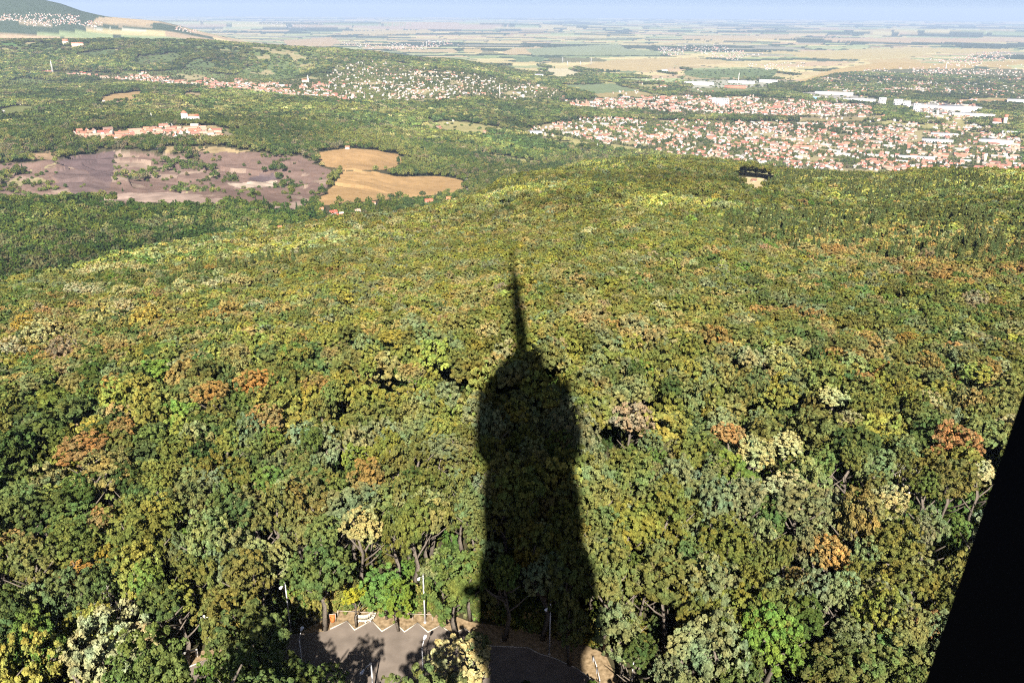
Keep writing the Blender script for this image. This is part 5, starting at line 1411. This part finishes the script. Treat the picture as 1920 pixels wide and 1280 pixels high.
# ------------------------------------------------------------------ barrier, rails, bin, bench
def rail(posts, h, rw, pw, m, name, label, z0=0.0, beams=1):
    o = link(name, None, loc=(*g0(*posts[0], z0), z0))
    P = [Vector((*g0(*p, z0), z0)) - Vector((*g0(*posts[0], z0), z0)) for p in posts]
    for p in P:
        b = MB(); b.box((p.x, p.y, h / 2 - 0.15), (pw, pw, h + 0.3)); link("post", b.mesh("post", [m]), o)
    for q in range(beams):
        b = MB()
        for a, c in zip(P[:-1], P[1:]):
            d = c - a; ext = 0.25
            b.box(((a.x + c.x) / 2, (a.y + c.y) / 2, h + rw / 2 - 0.45 * q), (d.length + ext, rw, rw), math.atan2(d.y, d.x))
        link("rail", b.mesh("rail", [m]), o)
    return tag(o, label, "railing")
rail([(331, 1243), (370, 1230)], 1.0, 0.24, 0.26, M_WHITE, "barrier", "white two-post barrier beside the stout lamp post and narrow road")
rail([(634, 1155), (667, 1157), (700, 1159)], 0.95, 0.07, 0.08, M_RAILP, "railing", "pale railing behind the left half of the dry verge", 0.05)
rail([(748, 1160), (774, 1161), (811, 1162), (842, 1165)], 0.95, 0.07, 0.08, M_RAILP, "railing", "pale railing crossing behind the tall verge lamp post", 0.05)
rail([(1112, 1240), (1119, 1262), (1124, 1285)], 0.9, 0.08, 0.09, M_STEEL, "railing", "thin railing along the road outside the tower shadow's right edge", 0.05)

x, y = g0(624, 1166)
o = link("litter_bin", None, loc=(x, y, 0.05), rz=0.2)
b = MB(); b.lathe([(0.12, 0.27), (0.2, 0.30), (0.9, 0.36), (0.93, 0.33), (0.6, 0.30)], n=14); link("bucket", b.mesh("bucket", [M_BIN]), o)
b = MB()
for sx in (-0.42, 0.42): b.tube([(sx, 0, 0), (sx, 0, 1.35)], 0.05, 8)
b.tube([(-0.42, 0, 1.32), (0.42, 0, 1.32)], 0.05, 8); link("frame", b.mesh("frame", [M_RAILP]), o)
b = MB(); b.box((0, 0, 1.18), (0.7, 0.55, 0.06)); link("lid", b.mesh("lid", [M_BIN]), o)
tag(o, "orange-brown litter bin in a pale frame at the verge corner", "litter bin")

# curved pale bench: seat, back and legs, its shadow falls behind it
def arc_pts(n=9):
    p0 = Vector((*g0(670, 1165), 0)); p1 = Vector((*g0(701, 1149.5), 0))
    mid = (p0 + p1) / 2; d = (p1 - p0); nrm = Vector((d.y, -d.x, 0)).normalized()
    return [p0 + d * t + nrm * (0.9 * (1 - (2 * t - 1) ** 2)) for t in [i / (n - 1) for i in range(n)]], nrm
AP, AN = arc_pts()
o = link("bench", None, loc=(AP[0].x, AP[0].y, 0.05))
Q = [p - AP[0] for p in AP]
def ribbon(off, z0, z1, th):
    b = MB()
    for a, c in zip(Q[:-1], Q[1:]):
        d = c - a
        m_ = (a + c) / 2 + AN * off
        b.box((m_.x, m_.y, (z0 + z1) / 2), (d.length * 1.02, th, z1 - z0), math.atan2(d.y, d.x))
    return b
link("seat", ribbon(0.25, 0.40, 0.47, 0.5).mesh("seat", [M_WOOD]), o)
link("backrest", ribbon(0.0, 0.5, 1.15, 0.09).mesh("backrest", [M_WOOD]), o)
for i in (0, 2, 4, 6, 8):
    b = MB(); p = Q[i] + AN * 0.22; b.box((p.x, p.y, 0.2), (0.1, 0.42, 0.4), math.atan2(AN.y, AN.x) - math.pi / 2); link("leg", b.mesh("leg", [M_CONC]), o)
    b = MB(); p = Q[i] - AN * 0.085; b.box((p.x, p.y, 0.55), (0.08, 0.07, 1.1), math.atan2(AN.y, AN.x) - math.pi / 2); link("back_post", b.mesh("back_post", [M_CONC]), o)
tag(o, "curved pale bench with tall back on the dry verge", "bench")

# dead tree: bare forked branches
def dead_tree(px, py, size, label, seed=1):
    p = at_px(px, py, 8.0)[0]; gz = float(terrain(p[0], p[1]))
    o = link("dead_tree", None, loc=(p[0], p[1], gz))
    r = random.Random(seed); b = MB()
    def grow(a, d, L, rad, n):
        c = a + d * L
        b.tube([a, (a + c) / 2 + Vector((r.uniform(-.1, .1), r.uniform(-.1, .1), 0)) * L, c], [rad, rad * .8, rad * .55], 6)
        if n > 0:
            for _ in range(3 if n > 1 else 2):
                e = (d + Vector((r.uniform(-.9, .9), r.uniform(-.9, .9), r.uniform(-.15, .6)))).normalized()
                grow(c, e, L * r.uniform(.6, .85), rad * .55, n - 1)
    t = MB(); t.tube([(0, 0, -0.3), (0.1, 0, 4), (0, 0.1, 8.0)], [0.28, 0.22, 0.17], 8)
    link("trunk", t.mesh("trunk", [M_BARE]), o)
    for k in range(3):
        grow(Vector((0, 0, 7.6 - k * 0.8)), Vector((math.cos(k * 2.1 + seed), math.sin(k * 2.1 + seed), 0.9)).normalized(), size * 0.42, 0.12, 3)
    link("branch", b.mesh("branch", [M_BARE]), o)
    return tag(o, label, "tree")
dead_tree(1706, 914, 5.0, "bare whitish dead tree with forked limbs in a dark gap", 3)
dead_tree(205, 1150, 4.2, "bare grey dead branches over the black gap by the stout lamp post", 8)
dead_tree(1345, 700, 3.5, "bare grey dead tree on the slope beyond the shadow's right shoulder", 11)

# ------------------------------------------------------------------ the television tower the picture was taken from (its shadow lies on the woods)
AX, AY = 4.7, -6.8
tw = link("television_tower", None, loc=(AX, AY, 0))
def tpart(name, prof, m, parent=tw, n=56, smooth=False):
    b = MB(); b.lathe(prof, n=n); return link(name, b.mesh(name, [m], smooth), parent)
tpart("shaft", [(-1, 7.4), (40, 6.4), (72, 6.2)], M_TOWER)
tpart("lower_pod", [(72.02, 6.2), (75, 6.8), (77.8, 7.45), (82.3, 7.62), (85.2, 7.55), (87.5, 7.25)], M_TOWER)
w_ = tpart("window_band", [(79.2, 7.68), (79.3, 7.72), (81.6, 7.72), (81.7, 7.68)], M_GLASS)
tpart("middle_drum", [(87.52, 7.2), (91, 6.75), (96, 7.15), (101.5, 7.25), (105.2, 7.0), (106.8, 6.6)], M_TOWER)
tpart("upper_pod", [(106.82, 6.6), (108.5, 7.2), (111.2, 8.45), (113.8, 8.9), (118.2, 8.85), (121.4, 8.6), (130.2, 8.65), (132.2, 8.3), (133.6, 6.9), (134.9, 5.2), (135.6, 4.4), (140.4, 4.35), (142.3, 3.3)], M_TOWER)
tpart("window_band", [(122.5, 8.7), (122.6, 8.75), (127, 8.75), (127.1, 8.7)], M_GLASS)
tpart("mast_base", [(142.32, 1.7), (153, 1.64), (168, 1.6), (188, 1.55)], M_WHITE)
tpart("mast_platform", [(190.6, 1.5), (192.3, 3.2), (193.9, 3.2), (194.3, 1.3)], M_STEEL)
tpart("mast_neck", [(188.02, 1.6), (190.58, 1.5)], M_RED)
tpart("mast_top", [(194.32, 1.3), (214, 0.98), (238, 0.75), (250, 0.5)], M_RED)
b = MB()
b.lathe([(76.3, 7.52), (76.3, 7.9), (76.45, 7.9), (76.45, 7.52)], n=56); link("gallery_floor", b.mesh("gallery_floor", [M_TOWER]), tw)
b = MB()
for k in range(56):
    a = 2 * math.pi * k / 56
    b.tube([(7.85 * math.cos(a), 7.85 * math.sin(a), 76.4), (7.85 * math.cos(a), 7.85 * math.sin(a), 77.3)], 0.02, 6)
b.lathe([(77.28, 7.82), (77.28, 7.88), (77.34, 7.88), (77.34, 7.82)], n=56); link("gallery_railing", b.mesh("gallery_railing", [M_STEEL]), tw)
# dish on the pod's side
b = MB(); n = 24
ds = [(0.0, 0.05), (0.12, 0.5), (0.3, 0.85), (0.55, 1.18)]
c0 = Vector((-8.35, 0.4, 82.2))
vs = []; fs = []
for i, (dd, rr_) in enumerate(ds):
    for k in range(n):
        t = 2 * math.pi * k / n
        vs.append((c0.x + rr_ * math.cos(t), c0.y + dd, c0.z + rr_ * math.sin(t)))
for i in range(len(ds) - 1):
    for k in range(n): fs.append((i * n + k, i * n + (k + 1) % n, (i + 1) * n + (k + 1) % n, (i + 1) * n + k))
fs.append(tuple(range(n)))
b.add(vs, fs); di = link("dish", b.mesh("dish", [M_WHITE]), tw)
b = MB(); b.tube([(c0.x, c0.y, c0.z), (-7.4, -0.2, 82.2)], 0.09, 8); link("dish_arm", b.mesh("dish_arm", [M_STEEL]), di)
# the black steel fin that juts from the pod at the right of the view
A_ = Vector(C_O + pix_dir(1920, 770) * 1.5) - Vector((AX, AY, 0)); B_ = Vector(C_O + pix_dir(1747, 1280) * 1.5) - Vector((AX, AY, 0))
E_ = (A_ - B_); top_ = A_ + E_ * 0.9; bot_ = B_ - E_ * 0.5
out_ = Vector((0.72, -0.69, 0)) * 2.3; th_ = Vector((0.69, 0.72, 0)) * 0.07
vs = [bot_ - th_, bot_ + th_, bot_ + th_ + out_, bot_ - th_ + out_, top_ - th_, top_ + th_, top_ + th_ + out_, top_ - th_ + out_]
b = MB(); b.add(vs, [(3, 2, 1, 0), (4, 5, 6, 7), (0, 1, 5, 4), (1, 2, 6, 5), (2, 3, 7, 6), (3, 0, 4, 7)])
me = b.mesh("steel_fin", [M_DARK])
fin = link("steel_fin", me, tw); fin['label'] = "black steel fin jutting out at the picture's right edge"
tag(tw, "tall concrete television tower with pods and mast, its black fin at the picture's right", "tower")

# ------------------------------------------------------------------ labels of the near trees: what each stands beside
LM = []
for k in range(N_SPECIAL):
    if ALIAS.get(k): LM.append((TREES[k][0], TREES[k][1], ALIAS[k]))
for px_, py_, a_ in ((320, 1246, "the stout pale lamp post"), (545, 1182, "the slim shaded lamp post"), (797, 1167, "the tall verge lamp post"), (1030, 1227, "the lamp post in the tower shadow"), (1183, 1305, "the square-armed lamp post"), (350, 1236, "the white barrier")):
    LM.append((*g0(px_, py_), a_))
for px_, py_, a_ in ((905, 860, "the shadow's waist on its left"), (1080, 870, "the shadow's waist on its right"), (990, 950, "the middle of the tower shadow"), (1830, 1000, "the black steel fin"), (1706, 914, "the bare dead tree"), (980, 780, "the shadow's round head")):
    p = at_px(px_, py_, 10)[0]; LM.append((p[0], p[1], a_))
LMA = np.array([(a[0], a[1]) for a in LM])
groups = {}
for o, t in NEAR:
    d = np.hypot(LMA[:, 0] - t[0], LMA[:, 1] - t[1])
    k = int(np.argmin(d))
    bx, by = t[0] - LMA[k, 0], t[1] - LMA[k, 1]
    D = math.hypot(t[0], t[1]); fx, fy = t[0] / D, t[1] / D
    f = bx * fx + by * fy; s = bx * fy - by * fx
    ang = math.degrees(math.atan2(s, f)) % 360
    rel = ["beyond", "right and beyond", "right of", "right and nearer than", "nearer than", "left and nearer than", "left of", "left and beyond"][int((ang + 22.5) // 45) % 8]
    size = "big" if t[4] > 4.1 else "small" if t[4] < 3.0 else "middle-sized"
    groups.setdefault((k, rel), []).append((d[k], o, t, size))
ORD = ["", "second ", "third ", "fourth ", "fifth ", "sixth ", "seventh ", "eighth ", "ninth ", "tenth ", "eleventh ", "twelfth "]
for (k, rel), lst in groups.items():
    lst.sort(key=lambda q: q[0])
    for i, (d_, o, t, size) in enumerate(lst):
        tag(o, ("%s %s tree, %s %s %s" % (size if len((ORD[min(i, 11)] + rel + LM[k][2]).split()) < 11 else "", t[6], ORD[min(i, 11)].strip() if i else "", rel, LM[k][2])).strip(), "tree", "broadleaf trees of the near woods")

# ------------------------------------------------------------------ haze
hm = bpy.data.materials.new("haze"); hm.use_nodes = True
nt = hm.node_tree; nt.nodes.clear()
ou = nt.nodes.new("ShaderNodeOutputMaterial"); pv = nt.nodes.new("ShaderNodeVolumePrincipled")
pv.inputs["Color"].default_value = (0.52, 0.67, 0.93, 1)
pv.inputs["Density"].default_value = HAZE
pv.inputs["Anisotropy"].default_value = 0.0
nt.links.new(pv.outputs[0], ou.inputs["Volume"])
b = MB(); b.box((0, 0, -20), (132000, 132000, 760))
hz_o = kind(link("haze", b.mesh("haze", [hm])), "stuff")
hz_o['label'] = "thin bluish summer haze over the far plain"
